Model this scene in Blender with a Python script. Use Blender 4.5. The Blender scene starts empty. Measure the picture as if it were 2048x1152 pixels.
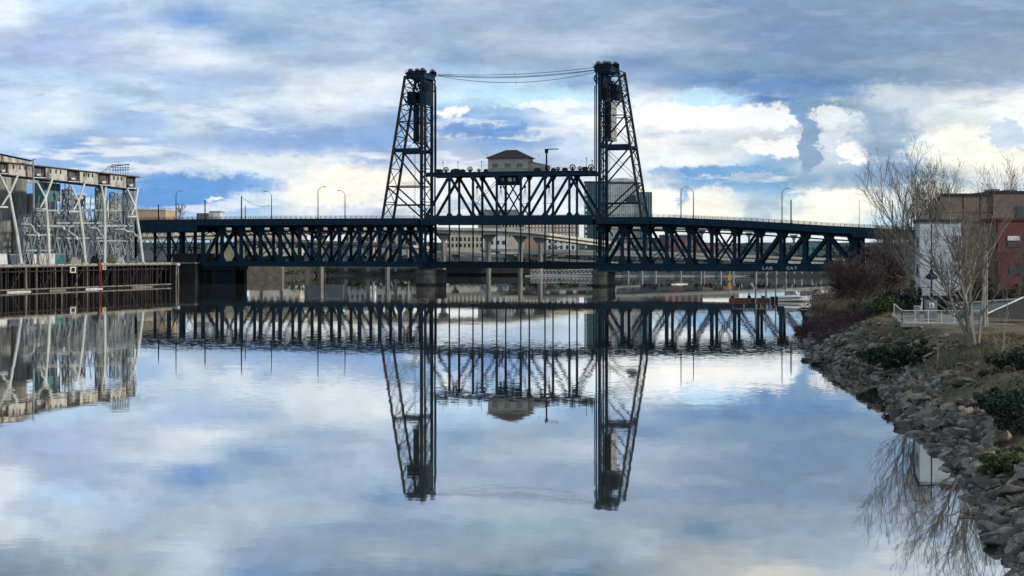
import bpy, bmesh, math, random
from mathutils import Vector, Matrix, noise as mnoise
R = math.radians
scene = bpy.context.scene
COL = scene.collection

# ------------------------------------------------------------------ camera
F, CZ, HY = 3190.0, 14.09, 494.0          # focal length (in 2048-wide pixels), eye height, horizon row
cam_d = bpy.data.cameras.new('camera'); cam = bpy.data.objects.new('camera', cam_d); COL.objects.link(cam)
cam.location = (0, 0, CZ); cam.rotation_euler = (R(90), 0, 0)
cam_d.sensor_width = 36; cam_d.lens = 36 * F / 2048
cam_d.shift_y = -(576 - HY) / 2048
cam_d.clip_start = 0.5; cam_d.clip_end = 20000
scene.camera = cam
scene.view_settings.view_transform = 'Standard'; scene.view_settings.look = 'None'
scene.view_settings.exposure = 0.0; scene.view_settings.gamma = 1.0
scene.cycles.max_bounces = 6; scene.cycles.diffuse_bounces = 2; scene.cycles.glossy_bounces = 3
scene.cycles.caustics_reflective = False; scene.cycles.caustics_refractive = False

# ------------------------------------------------------------------ sun
SUN_DIR = Vector((0.90, -0.30, 0.36)).normalized()      # direction towards the sun
sd = bpy.data.lights.new('sun', 'SUN'); so = bpy.data.objects.new('sun', sd); COL.objects.link(so)
sd.energy = 3.2; sd.angle = R(3.0); sd.color = (1.0, 0.93, 0.82)
so.rotation_euler = (-SUN_DIR).to_track_quat('-Z', 'Y').to_euler(); so.location = (200, 0, 200)

# ------------------------------------------------------------------ sky
def lin(h):
    v = [int(h[i:i+2], 16) / 255 for i in (0, 2, 4)]
    return tuple((c / 12.92 if c <= 0.04045 else ((c + 0.055) / 1.055) ** 2.4) for c in v)

SKY_ROWS = [  # elevation row (as height above the horizon, 3190 = 45 degrees) : cloud colours from left to right
 (700, 'a8b8c8 b4c0ca a0b4c8 9cb0c4 a8b8c4 a0b0c0 98acc0 a4b4c0 a0b0c0 a0b4c4 9cb0c4 a4b4c0 acb8c4 a8b4c0 a0b0c0 a4b4c4 a8b8c8'),
 (655, '7890a8 8098b0 a0b0b8 b8c8d8 7098c0 7890ac 7c98b0 7490ac 5c809c 5c809c 90a0ac b0b8bc d0ccc8 b8c0c8 c4ccd4 bcccd8 c0d0dc'),
 (614, '8ca0b8 98acbc b0bcc4 b8cce0 849cbc 88a0b8 98acbc 90a4b8 98a8b8 8098b0 a0b0bc a8b0b8 a0b0bc a0b4c8 c4ccd4 b0c0cc b4c4d0'),
 (574, 'c8d4dc bcccdc a0b4cc b0c0d0 9cb0c4 8ca4c0 88a0bc 88a0b8 94acc0 90acbc a0b2bc 7090a8 98a8b8 a0b0bc b0c0d0 a8b8c8 b0c0cc'),
 (534, 'd4e0ee c0d4e8 b0c8e4 a8bcd0 b8c8d8 b0c4d8 94acc8 98b0cc a8bccc 98b0c8 94a8c0 90a4bc 9cb0c0 a0b2c4 a8b8c8 b0c0cc b0c0d0'),
 (494, 'e8f2ff bcdcff c0d6ec a8c0e0 b4cce6 a8c0dc 7ea4cc b8c8e0 a8bcd6 a8bcd6 90acc8 809cc4 86a2c4 8caac4 a4b8cc a0b4d0 9cb0d0'),
 (454, 'e4f0fa a8c2e6 b0c8e8 74a4dc a0bcd8 b0c6e0 b8cee8 a0b8d4 a4b8d4 94b0cc b0c4dc 98b0ca 8aaaca 8ca8c8 98b0cc 9cb2d0 90acc4'),
 (414, 'b0c2e0 a8bee4 d4e0f0 d0e0f4 86acd4 a8c0dc b4c8e4 a0b8d2 b6c6da b8c8e0 b4c6e0 a8bcd4 6c94ca 84a4c8 88a8c4 a0b4d4 b0bcd0'),
 (374, 'a8c0e4 b0c4e8 b8c8e4 e6eef6 c4d6ea a0b8d8 b8cce4 8eb0d2 a2b7d0 98b4d0 7e9ec8 98b4cc 86acca 80a0c4 90acc8 b0c4d4 b8ccd8'),
 (334, 'bcd4f0 b8d4f0 c0d8f0 b0c8ea a6bede d4e0ec e4ecf2 b0d0ee b0cfea 90b4da a0b8d6 7098c8 6a92c4 84a4c4 8cacc4 a8bccc c0d0dc'),
 (294, 'c0daf4 ccdff6 c0d8ee b4cce8 d4e4f2 e4ecf2 dce8f4 b8e2ff c8ebff d0ecfc e8eef6 c4e8ff 5a8ec6 90acc0 c8d6e2 e8eeee f0f2f0'),
 (254, 'd0e2f4 e0ecf4 a0c0e8 d4e4ee a8c2e6 c8d8e8 94b4dc 74a4dc 8cb6e2 f4f8fc ffffff fffffc f2f8fb 6c98c4 d0dce8 dce6e8 fcfefc'),
 (214, 'c4dcf4 88b0e0 a8c4e8 acc4e4 a4c0e6 8cb0e0 84acdc a8c0de 7ca8da d0e0ec f4f4f2 d4dfe8 d0d8e0 c8d4de a4b8cc f4f4ec d8e4ee'),
 (174, 'a8caf0 90b8e4 a8c4e4 d0e2f0 e2edf3 e8eff4 a0bce0 c4d0e0 aec4de c4d8f0 e8eef0 f0f4f4 9cc4e2 c8dae6 84a8c8 ececdf fffff4'),
 (134, '90b8e8 84b2e6 6eaae2 78ace0 cadef0 fffcf4 fffaf0 f0f4f4 e4ecf4 d8e6f2 e4ecf0 74aedb 78b0dc 8cb0cc 8fb0cc a0b8c8 f8f4ec'),
 (94,  '70a8e2 64a2de 5c9cdc 5c9edc 90bce6 f8f8f4 f0f2f2 f4f4f0 dfe9f2 d8e4f0 fffff8 e8f0f0 b0ccdc f8f8f0 e8f0f0 fdfbee c8dcee'),
 (54,  'a8cbee b0d0ee c0d8f0 b8d4ee b0d0ea f0f2f2 e8eef2 f0f2f0 dbe6f0 d8e4f0 fffff4 fcf8ec e4eae8 fffff0 c8e0f0 e8f0f0 e0ecf0'),
 (10,  'c0d8ea c0d8ea c8dcec c4daec c0d8ea dce8f0 dce6ee e0e8ee d4e2ee d4e2ee e8eeee e4ecec d8e6ee e4ecec d0e2ee dce8ee d8e6ee'),
]
w = bpy.data.worlds.new('World'); scene.world = w; w.use_nodes = True
nt = w.node_tree; nt.nodes.clear(); L = nt.links.new
def N(t, **k):
    n = nt.nodes.new(t)
    for a, b in k.items(): setattr(n, a, b)
    return n
def M(op, a, b=None, c=None, clamp=False):
    n = N('ShaderNodeMath', operation=op, use_clamp=clamp)
    for i, v in enumerate((a, b, c)):
        if v is None: continue
        if isinstance(v, (int, float)): n.inputs[i].default_value = v
        else: L(v, n.inputs[i])
    return n.outputs[0]
def MIXC(f, a, b, mode='MIX'):
    n = N('ShaderNodeMix', data_type='RGBA', blend_type=mode)
    for i, v in ((0, f), (6, a), (7, b)):
        if isinstance(v, (int, float)): n.inputs[i].default_value = v
        elif isinstance(v, tuple): n.inputs[i].default_value = v + (1,)
        else: L(v, n.inputs[i])
    return n.outputs[2]
tc = N('ShaderNodeTexCoord'); sx = N('ShaderNodeSeparateXYZ'); L(tc.outputs['Generated'], sx.inputs[0])
X, Y, Zd = sx.outputs
az = M('ARCTAN2', X, Y)
HALF = math.atan(1024 / F)
up = M('PINGPONG', M('ADD', az, HALF), 2 * HALF)          # the cloud pattern repeats, mirrored, round the horizon
fold = M('SUBTRACT', up, HALF)
hr = M('SQRT', M('ADD', M('MULTIPLY', X, X), M('MULTIPLY', Y, Y)))
el = M('MULTIPLY', M('DIVIDE', Zd, M('MAXIMUM', M('MULTIPLY', hr, M('COSINE', fold)), 0.02)), F)
pu = M('MULTIPLY', M('TANGENT', fold), F)                 # -1024..1024
def fbm(sxs, sys, detail, rough, seed):
    cb = N('ShaderNodeCombineXYZ'); L(M('MULTIPLY', pu, sxs), cb.inputs[0]); L(M('MULTIPLY', el, sys), cb.inputs[1]); cb.inputs[2].default_value = seed
    n = N('ShaderNodeTexNoise'); n.inputs['Scale'].default_value = 1; n.inputs['Detail'].default_value = detail; n.inputs['Roughness'].default_value = rough
    L(cb.outputs[0], n.inputs['Vector']); return n
n1 = fbm(1/170, 1/58, 9, 0.62, 3.1); n2 = fbm(1/60, 1/40, 8, 0.62, 9.7)
s1 = N('ShaderNodeSeparateColor'); L(n1.outputs['Color'], s1.inputs[0])
s2 = N('ShaderNodeSeparateColor'); L(n2.outputs['Color'], s2.inputs[0])
wu = M('MULTIPLY_ADD', M('SUBTRACT', s1.outputs[0], 0.5), 190, pu)
we = M('MULTIPLY_ADD', M('SUBTRACT', s1.outputs[1], 0.5), 62, el)
uu = M('ADD', M('DIVIDE', wu, 2048), 0.5, clamp=True)
cur = None; prev = None
for ei, cols in reversed(SKY_ROWS):
    cs = cols.split(); rp = N('ShaderNodeValToRGB'); cr = rp.color_ramp; cr.interpolation = 'EASE'
    while len(cr.elements) < len(cs): cr.elements.new(0.5)
    for k, h in enumerate(cs):
        cr.elements[k].position = k / (len(cs) - 1)
    for k, h in enumerate(cs): cr.elements[k].color = lin(h) + (1,)
    L(uu, rp.inputs[0])
    if cur is None: cur = rp.outputs[0]
    else:
        mr = N('ShaderNodeMapRange', interpolation_type='SMOOTHSTEP'); L(we, mr.inputs[0])
        mr.inputs[1].default_value = prev; mr.inputs[2].default_value = ei
        cur = MIXC(mr.outputs[0], cur, rp.outputs[0])
    prev = ei
CLOUDS = [  # single clouds and gaps: centre (across, height), radii, edge softness, colour, strength
 (400, 124, 155, 26, .7, '5e9fde', .9), (300, 100, 60, 18, .6, '5a9cdc', .8), (428, 95, 20, 4, .6, 'f0f6fc', .9), (690, 122, 118, 38, .55, 'fffaf0', .9), (620, 140, 40, 20, .5, 'f4f6f6', .7), (700, 70, 70, 14, .9, 'a8c4e4', .5),
 (600, 205, 150, 20, .8, '88aede', .7), (470, 160, 150, 16, .9, 'e4eef4', .6), (960, 232, 105, 15, .6, '5c94d4', .85), (905, 268, 32, 13, .5, 'ffffff', .95), (1075, 300, 130, 18, .9, 'c2e8fe', .7), (1100, 283, 85, 10, .5, 'f8fcff', .8),
 (1145, 205, 17, 24, .35, 'c8dcf4', .8), (1390, 262, 150, 24, .5, 'ffffff', .85), (1410, 300, 60, 16, .7, 'bfe7ff', .75), (1430, 152, 125, 11, .5, '63a4d8', .9), (1490, 141, 40, 9, .35, 'b0c6dc', .9), (1330, 150, 30, 10, .5, 'a8c4e0', .8),
 (1560, 190, 60, 11, .4, 'fdfdfa', .85), (1590, 318, 130, 26, .8, '5a8cc2', .8), (1540, 260, 55, 24, .3, 'f6fafc', .9), (1545, 205, 60, 12, .4, 'fcfcf8', .8), (1690, 225, 48, 45, .25, 'd6e0ea', .95), (1655, 262, 34, 22, .3, 'eef2f6', .9), (1700, 190, 34, 24, .25, 'ffffff', .95),
 (1618, 208, 23, 62, .25, '8caccb', .97), (1600, 275, 20, 26, .3, '7aa2c8', .9), (1765, 200, 55, 70, .9, '8cacca', .75), (1680, 92, 75, 36, .9, 'fffff2', .9), (1690, 130, 120, 13, .7, '8cb0cc', .7), (1360, 98, 14, 24, .35, '88b6e0', .8), (1300, 85, 50, 40, .5, 'fffdf4', .7), (1410, 88, 45, 34, .45, 'fdf9ee', .7),
 (1510, 70, 26, 26, .6, 'a4c0d6', .6), (1940, 198, 110, 42, .6, 'fffff2', .85), (2020, 225, 42, 32, .3, 'cadaea', .9), (1800, 300, 60, 26, .8, 'd8e2ec', .6),
]
# broken streaks and billows over the broad pattern
nb = fbm(1/230, 1/42, 9, 0.58, 31.0); nbd = fbm(1/170, 1/50, 8, 0.57, 47.0)
def band(src, a, b_, top):
    m_ = N('ShaderNodeMapRange', interpolation_type='SMOOTHSTEP'); L(src, m_.inputs[0]); m_.inputs[1].default_value = a; m_.inputs[2].default_value = b_; m_.inputs[4].default_value = top; return m_.outputs[0]
wob0 = M('SUBTRACT', s1.outputs[2], 0.5)
lowm = band(el, 370, 200, 1.0)
# heavier grey cloud over the upper right
hvy = M('MULTIPLY', band(M('MULTIPLY_ADD', wob0, 500, pu), 180, 620, 1.0), M('MULTIPLY', band(M('MULTIPLY_ADD', wob0, 160, el), 300, 350, 1.0), band(el, 640, 480, .62)))
cur = MIXC(hvy, cur, lin('7d98b8'))
cur = MIXC(M('MULTIPLY', band(nb.outputs['Fac'], .515, .605, .75), M('MULTIPLY_ADD', lowm, .86, .14)), cur, lin('edf3f8'))
cur = MIXC(M('MULTIPLY', band(nbd.outputs['Fac'], .52, .66, .55), M('MULTIPLY_ADD', lowm, .35, .65)), cur, lin('8ca9cd'))
n4 = fbm(1/22, 1/17, 7, 0.66, 55.0); s4 = N('ShaderNodeSeparateColor'); L(n4.outputs['Color'], s4.inputs[0])
wob = [M('SUBTRACT', q, 0.5) for q in (s2.outputs[0], s2.outputs[1], s4.outputs[0], s4.outputs[1])]
for cx, cy, rx, ry, soft, col, st in CLOUDS:
    kx, ky = min(150, 50 + rx * 1.3), min(70, 24 + ry * 1.2)
    du = M('DIVIDE', M('SUBTRACT', M('MULTIPLY_ADD', wob[0], kx, M('MULTIPLY_ADD', wob[2], kx * .75, pu)), cx - 1024), rx)
    dv = M('DIVIDE', M('SUBTRACT', M('MULTIPLY_ADD', wob[1], ky, M('MULTIPLY_ADD', wob[3], ky * .85, el)), cy), ry)
    d2 = M('ADD', M('MULTIPLY', du, du), M('MULTIPLY', dv, dv))
    mr = N('ShaderNodeMapRange', interpolation_type='SMOOTHSTEP'); L(d2, mr.inputs[0])
    soft *= 1.25; mr.inputs[1].default_value = 1 + soft; mr.inputs[2].default_value = max(0.0, 1 - soft * 1.1); mr.inputs[4].default_value = st
    cur = MIXC(mr.outputs[0], cur, lin(col))
n3 = fbm(1/95, 1/30, 7, 0.62, 21.0); n5 = fbm(1/42, 1/26, 6, 0.6, 71.0)
det = M('MULTIPLY', M('MULTIPLY_ADD', n3.outputs['Fac'], 0.40, 0.80), M('MULTIPLY_ADD', n5.outputs['Fac'], 0.34, 0.84))
dc = N('ShaderNodeCombineColor')
for i in range(3): L(det, dc.inputs[i])
cur = MIXC(1.0, cur, dc.outputs[0], 'MULTIPLY')
gmn = N('ShaderNodeGamma'); L(cur, gmn.inputs[0]); gmn.inputs[1].default_value = 1.13; hsv = N('ShaderNodeHueSaturation'); hsv.inputs['Saturation'].default_value = .93; L(M('ADD', band(el, 470, 600, .30), 1.0), hsv.inputs['Value']); L(gmn.outputs[0], hsv.inputs['Color']); cur = hsv.outputs[0]  # brightness added to the mostly unseen upper sky so the water mirrors paler
sky = N('ShaderNodeTexSky', sky_type='NISHITA'); sky.sun_disc = False
sky.sun_elevation = math.asin(SUN_DIR.z); sky.sun_rotation = math.atan2(SUN_DIR.x, SUN_DIR.y)
bg0 = N('ShaderNodeBackground'); L(sky.outputs[0], bg0.inputs[0]); bg0.inputs[1].default_value = 0.07
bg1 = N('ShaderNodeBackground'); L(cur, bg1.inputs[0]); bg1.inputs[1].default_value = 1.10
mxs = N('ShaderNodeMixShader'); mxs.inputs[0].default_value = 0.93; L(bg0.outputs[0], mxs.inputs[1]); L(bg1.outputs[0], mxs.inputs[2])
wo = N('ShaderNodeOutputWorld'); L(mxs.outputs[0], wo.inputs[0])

# ------------------------------------------------------------------ helpers
ORG = {}
def tag(o, label=None, cat=None, group=None, kind=None):
    if label: o['label'] = label
    if cat: o['category'] = cat
    if group: o['group'] = group
    if kind: o['kind'] = kind
    return o
def thing(name, label, cat, loc, group=None, rz=0):
    o = bpy.data.objects.new(name, None); COL.objects.link(o)
    o.location = loc; o.rotation_euler.z = rz; o.empty_display_size = 0.5
    ORG[o] = Vector(loc); return tag(o, label, cat, group)
class MB:
    def __init__(s): s.v = []; s.f = []
    def add(s, vs, fs):
        b = len(s.v); s.v += [tuple(v) for v in vs]; s.f += [tuple(b + i for i in f) for f in fs]; return s
    def hexa(s, p):   # 8 corners: bottom 4 ccw, top 4
        return s.add(p, [(3,2,1,0), (4,5,6,7), (0,1,5,4), (1,2,6,5), (2,3,7,6), (3,0,4,7)])
    def box(s, x0, x1, y0, y1, z0, z1):
        return s.hexa([(x0,y0,z0),(x1,y0,z0),(x1,y1,z0),(x0,y1,z0),(x0,y0,z1),(x1,y0,z1),(x1,y1,z1),(x0,y1,z1)])
    def beam(s, p, q, wd, hd, side=None):   # rectangular bar; wd measured along 'side' cross axis, hd along side
        p = Vector(p); q = Vector(q); d = (q - p).normalized()
        sd_ = Vector(side) if side is not None else Vector((0, 0, 1))
        if abs(d.dot(sd_)) > .95: sd_ = Vector((1, 0, 0))
        a = d.cross(sd_).normalized(); b = a.cross(d).normalized()
        a = a * wd / 2; b = b * hd / 2
        return s.hexa([p-a-b, p+a-b, p+a+b, p-a+b, q-a-b, q+a-b, q+a+b, q-a+b])
    def tube(s, p, q, r0, r1=None, n=8, caps=True):
        r1 = r0 if r1 is None else r1
        p = Vector(p); q = Vector(q); d = (q - p).normalized()
        t = Vector((0,0,1)) if abs(d.z) < .9 else Vector((1,0,0))
        a = d.cross(t).normalized(); b = d.cross(a)
        vs = []
        for c, r in ((p, r0), (q, r1)):
            for k in range(n):
                an = 2 * math.pi * k / n; vs.append(c + a * math.cos(an) * r + b * math.sin(an) * r)
        fs = [(k, (k+1) % n, n + (k+1) % n, n + k) for k in range(n)]
        if caps: fs += [tuple(range(n))[::-1], tuple(range(n, 2*n))]
        return s.add(vs, fs)
    def path(s, pts, radii, n=5):
        base = len(s.v); prev_a = None; m = len(pts)
        pts = [Vector(p) for p in pts]
        for i, p in enumerate(pts):
            d = (pts[min(i+1, m-1)] - pts[max(i-1, 0)]).normalized()
            if prev_a is None:
                t = Vector((0,0,1)) if abs(d.z) < .9 else Vector((1,0,0)); a = d.cross(t).normalized()
            else: a = (prev_a - d * prev_a.dot(d)).normalized()
            prev_a = a; b = d.cross(a)
            for k in range(n):
                an = 2 * math.pi * k / n; s.v.append(tuple(p + (a * math.cos(an) + b * math.sin(an)) * radii[i]))
        for i in range(m - 1):
            for k in range(n):
                k2 = (k + 1) % n
                s.f.append((base+i*n+k, base+i*n+k2, base+(i+1)*n+k2, base+(i+1)*n+k))
        s.f.append(tuple(base + k for k in range(n))[::-1]); s.f.append(tuple(base+(m-1)*n+k for k in range(n)))
        return s
    def prism(s, poly, ext):     # polygon (3d points) extruded along ext
        n = len(poly); e = Vector(ext); vs = [Vector(p) for p in poly] + [Vector(p) + e for p in poly]
        return s.add(vs, [tuple(range(n))[::-1], tuple(range(n, 2*n))] + [(k, (k+1) % n, n+(k+1) % n, n+k) for k in range(n)])
    def ring(s, c, ax, r_out, r_in, th, n=18):   # wheel rim: annulus of thickness th along ax
        c = Vector(c); ax = Vector(ax).normalized(); t = Vector((0,0,1)) if abs(ax.z) < .9 else Vector((1,0,0))
        a = ax.cross(t).normalized(); b = ax.cross(a); vs = []
        for k in range(n):
            an = 2*math.pi*k/n; e = a*math.cos(an) + b*math.sin(an)
            vs += [c+e*r_out-ax*th/2, c+e*r_out+ax*th/2, c+e*r_in+ax*th/2, c+e*r_in-ax*th/2]
        fs = []
        for k in range(n):
            i = 4*k; j = 4*((k+1) % n)
            for q in range(4): fs.append((i+q, i+(q+1) % 4, j+(q+1) % 4, j+q))
        return s.add(vs, fs)
    def build(s, name, m, parent=None, smooth=False, org=None):
        me = bpy.data.meshes.new(name)
        o0 = Vector(org) if org is not None else (ORG[parent] if parent is not None else Vector((0,0,0)))
        me.from_pydata([Vector(v) - o0 for v in s.v], [], s.f); me.update()
        if smooth: me.polygons.foreach_set('use_smooth', [True] * len(me.polygons))
        o = bpy.data.objects.new(name, me); COL.objects.link(o)
        if m is not None: me.materials.append(m)
        if parent is not None: o.parent = parent
        elif org is not None: o.location = o0
        ORG[o] = o0
        return o
def copy_tree(o, parent=None):
    c = o.copy(); COL.objects.link(c); c.parent = parent
    ORG[c] = ORG.get(o, Vector((0,0,0)))
    for ch in list(o.children): copy_tree(ch, c)
    return c
def place(proto, used, loc, label, rz=0):
    o = proto if not used[0] else copy_tree(proto)
    used[0] = True; o.location = loc; o.rotation_euler.z = rz; o['label'] = label; return o
def at(px, py, y): return Vector((y * (px - 1024) / F, y, CZ - (py - HY) * y / F))

# ------------------------------------------------------------------ materials
def mat(name, col, col2=None, rough=0.7, scale=0.6, stretch=(1,1,1), metal=0.0, spec=0.3, bump=0.0, bscale=4.0, contrast=(0.35, 0.65), fine=0.12):
    m = bpy.data.materials.new(name); m.use_nodes = True; t = m.node_tree; b = t.nodes['Principled BSDF']; l = t.links.new
    c1 = lin(col) if isinstance(col, str) else col; c2 = (lin(col2) if isinstance(col2, str) else col2) if col2 else tuple(v * .7 for v in c1)
    g = t.nodes.new('ShaderNodeNewGeometry'); mp = t.nodes.new('ShaderNodeMapping'); mp.inputs['Scale'].default_value = stretch
    l(g.outputs['Position'], mp.inputs['Vector'])
    n = t.nodes.new('ShaderNodeTexNoise'); n.inputs['Scale'].default_value = scale; n.inputs['Detail'].default_value = 6; n.inputs['Roughness'].default_value = .62
    l(mp.outputs[0], n.inputs['Vector'])
    r = t.nodes.new('ShaderNodeValToRGB'); r.color_ramp.elements[0].position, r.color_ramp.elements[1].position = contrast
    r.color_ramp.elements[0].color = c2 + (1,); r.color_ramp.elements[1].color = c1 + (1,); l(n.outputs['Fac'], r.inputs[0])
    nf = t.nodes.new('ShaderNodeTexNoise'); nf.inputs['Scale'].default_value = scale * 9; nf.inputs['Detail'].default_value = 3; l(mp.outputs[0], nf.inputs['Vector'])
    mr = t.nodes.new('ShaderNodeMapRange'); mr.inputs[1].default_value = .25; mr.inputs[2].default_value = .75; mr.inputs[3].default_value = 1 - fine * 2; mr.inputs[4].default_value = 1 + fine; l(nf.outputs['Fac'], mr.inputs[0])
    hs = t.nodes.new('ShaderNodeMix'); hs.data_type = 'RGBA'; hs.blend_type = 'MULTIPLY'; hs.inputs[0].default_value = 1
    l(r.outputs[0], hs.inputs[6]); l(mr.outputs[0], hs.inputs[7]); l(hs.outputs[2], b.inputs['Base Color'])
    b.inputs['Roughness'].default_value = rough; b.inputs['Metallic'].default_value = metal; b.inputs['Specular IOR Level'].default_value = spec
    if bump:
        bn = t.nodes.new('ShaderNodeTexNoise'); bn.inputs['Scale'].default_value = bscale; bn.inputs['Detail'].default_value = 5; l(mp.outputs[0], bn.inputs['Vector'])
        bp = t.nodes.new('ShaderNodeBump'); bp.inputs['Strength'].default_value = bump; bp.inputs['Distance'].default_value = .1; l(bn.outputs['Fac'], bp.inputs['Height']); l(bp.outputs[0], b.inputs['Normal'])
    return m
STEEL = mat('bridge_paint', (.008,.040,.076), (.018,.034,.046), .7, .35, fine=.2, spec=.1)
STEEL_D = mat('bridge_dark_steel', (.008,.022,.036), (.014,.017,.021), .75, .5, spec=.1)
STEEL_R = mat('tower_steel', (.030,.045,.054), (.055,.042,.034), .7, .4, spec=.12)
GALV = mat('galvanised_steel', (.36,.40,.42), (.20,.22,.23), .55, .5, (1,1,.3), metal=.1)
PALE = mat('pale_painted_steel', (.66,.68,.66), (.45,.44,.40), .5, .7, (1,1,.3))
CONC = mat('weathered_concrete', (.30,.28,.25), (.17,.16,.145), .9, .35, (1,1,.35), bump=.4)
CONC_L = mat('pale_concrete', (.64,.60,.51), (.46,.43,.37), .85, .1, (1,1,.4))
CONC_G = mat('grey_concrete', (.42,.43,.43), (.27,.275,.28), .9, .12, (1,1,.3), bump=.2)
ASPH = mat('asphalt', (.05,.05,.052), (.035,.035,.037), .9, .3)
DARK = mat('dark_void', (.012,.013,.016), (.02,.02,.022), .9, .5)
GLASS_D = mat('dark_window_glass', (.02,.028,.034), (.035,.05,.06), .12, .2, spec=.6)
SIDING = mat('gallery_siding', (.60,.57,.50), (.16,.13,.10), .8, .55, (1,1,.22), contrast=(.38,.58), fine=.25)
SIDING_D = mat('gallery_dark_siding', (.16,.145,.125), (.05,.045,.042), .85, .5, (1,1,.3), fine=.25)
SILO = mat('silo_concrete', (.44,.43,.40), (.20,.195,.185), .92, .16, (1,1,.12), bump=.3, fine=.25)
TIMBER = mat('creosoted_timber', (.045,.036,.034), (.018,.016,.018), .9, .8, (1,1,.2), fine=.25)
PILE_P = mat('weathered_pile', (.30,.27,.25), (.10,.085,.08), .9, .8, (1,1,.3), fine=.25)
TEAL = mat('teal_sheeting', (.10,.24,.25), (.06,.15,.16), .7, .4)
SHED = mat('blue_grey_shed', (.10,.125,.15), (.06,.07,.085), .8, .2, (1,1,.3))
WHITE = mat('white_paint', (.74,.75,.74), (.58,.58,.56), .55, .8)
RUST = mat('rusty_red_paint', (.30,.065,.035), (.14,.04,.03), .8, .9)
HOUSE = mat('machine_house_render', (.52,.47,.38), (.44,.40,.33), .85, .5)
ROOF_B = mat('brown_roof', (.085,.058,.048), (.055,.04,.036), .9, 1.0, (1,1,1), fine=.25)
BARK = mat('grey_bark', (.22,.19,.155), (.11,.095,.08), .95, 2.5, (1,1,.4), fine=.25)
BARK_L = mat('pale_bark', (.42,.385,.33), (.20,.18,.155), .95, 2.0, (1,1,.4), fine=.25)
TWIG = mat('brown_twigs', (.18,.145,.11), (.10,.08,.065), .95, 1.5)
TWIG_R = mat('red_brown_twigs', (.135,.092,.088), (.08,.060,.060), .95, .5)
def leafmat(name, a, b): return mat(name, a, b, .75, .9, fine=.3, contrast=(.3,.7))
LEAF_D = leafmat('dark_evergreen_leaf', (.035,.058,.034), (.013,.024,.017))
LEAF_M = leafmat('olive_leaf', (.12,.135,.05), (.06,.072,.03))
DRY = leafmat('dry_grass_blades', (.33,.22,.13), (.17,.105,.066))
ROCK = [mat('basalt_rock_%s' % n, a, b, .9, 1.3, bump=.5, bscale=3, fine=.25) for n, a, b in (('grey', (.32,.285,.24), (.14,.125,.105)), ('brown', (.35,.275,.205), (.15,.115,.085)), ('dark', (.15,.13,.115), (.065,.058,.053)))]
WOOD_R = mat('red_brown_dock_timber', (.085,.038,.032), (.05,.026,.024), .85, 1.0)

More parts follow.
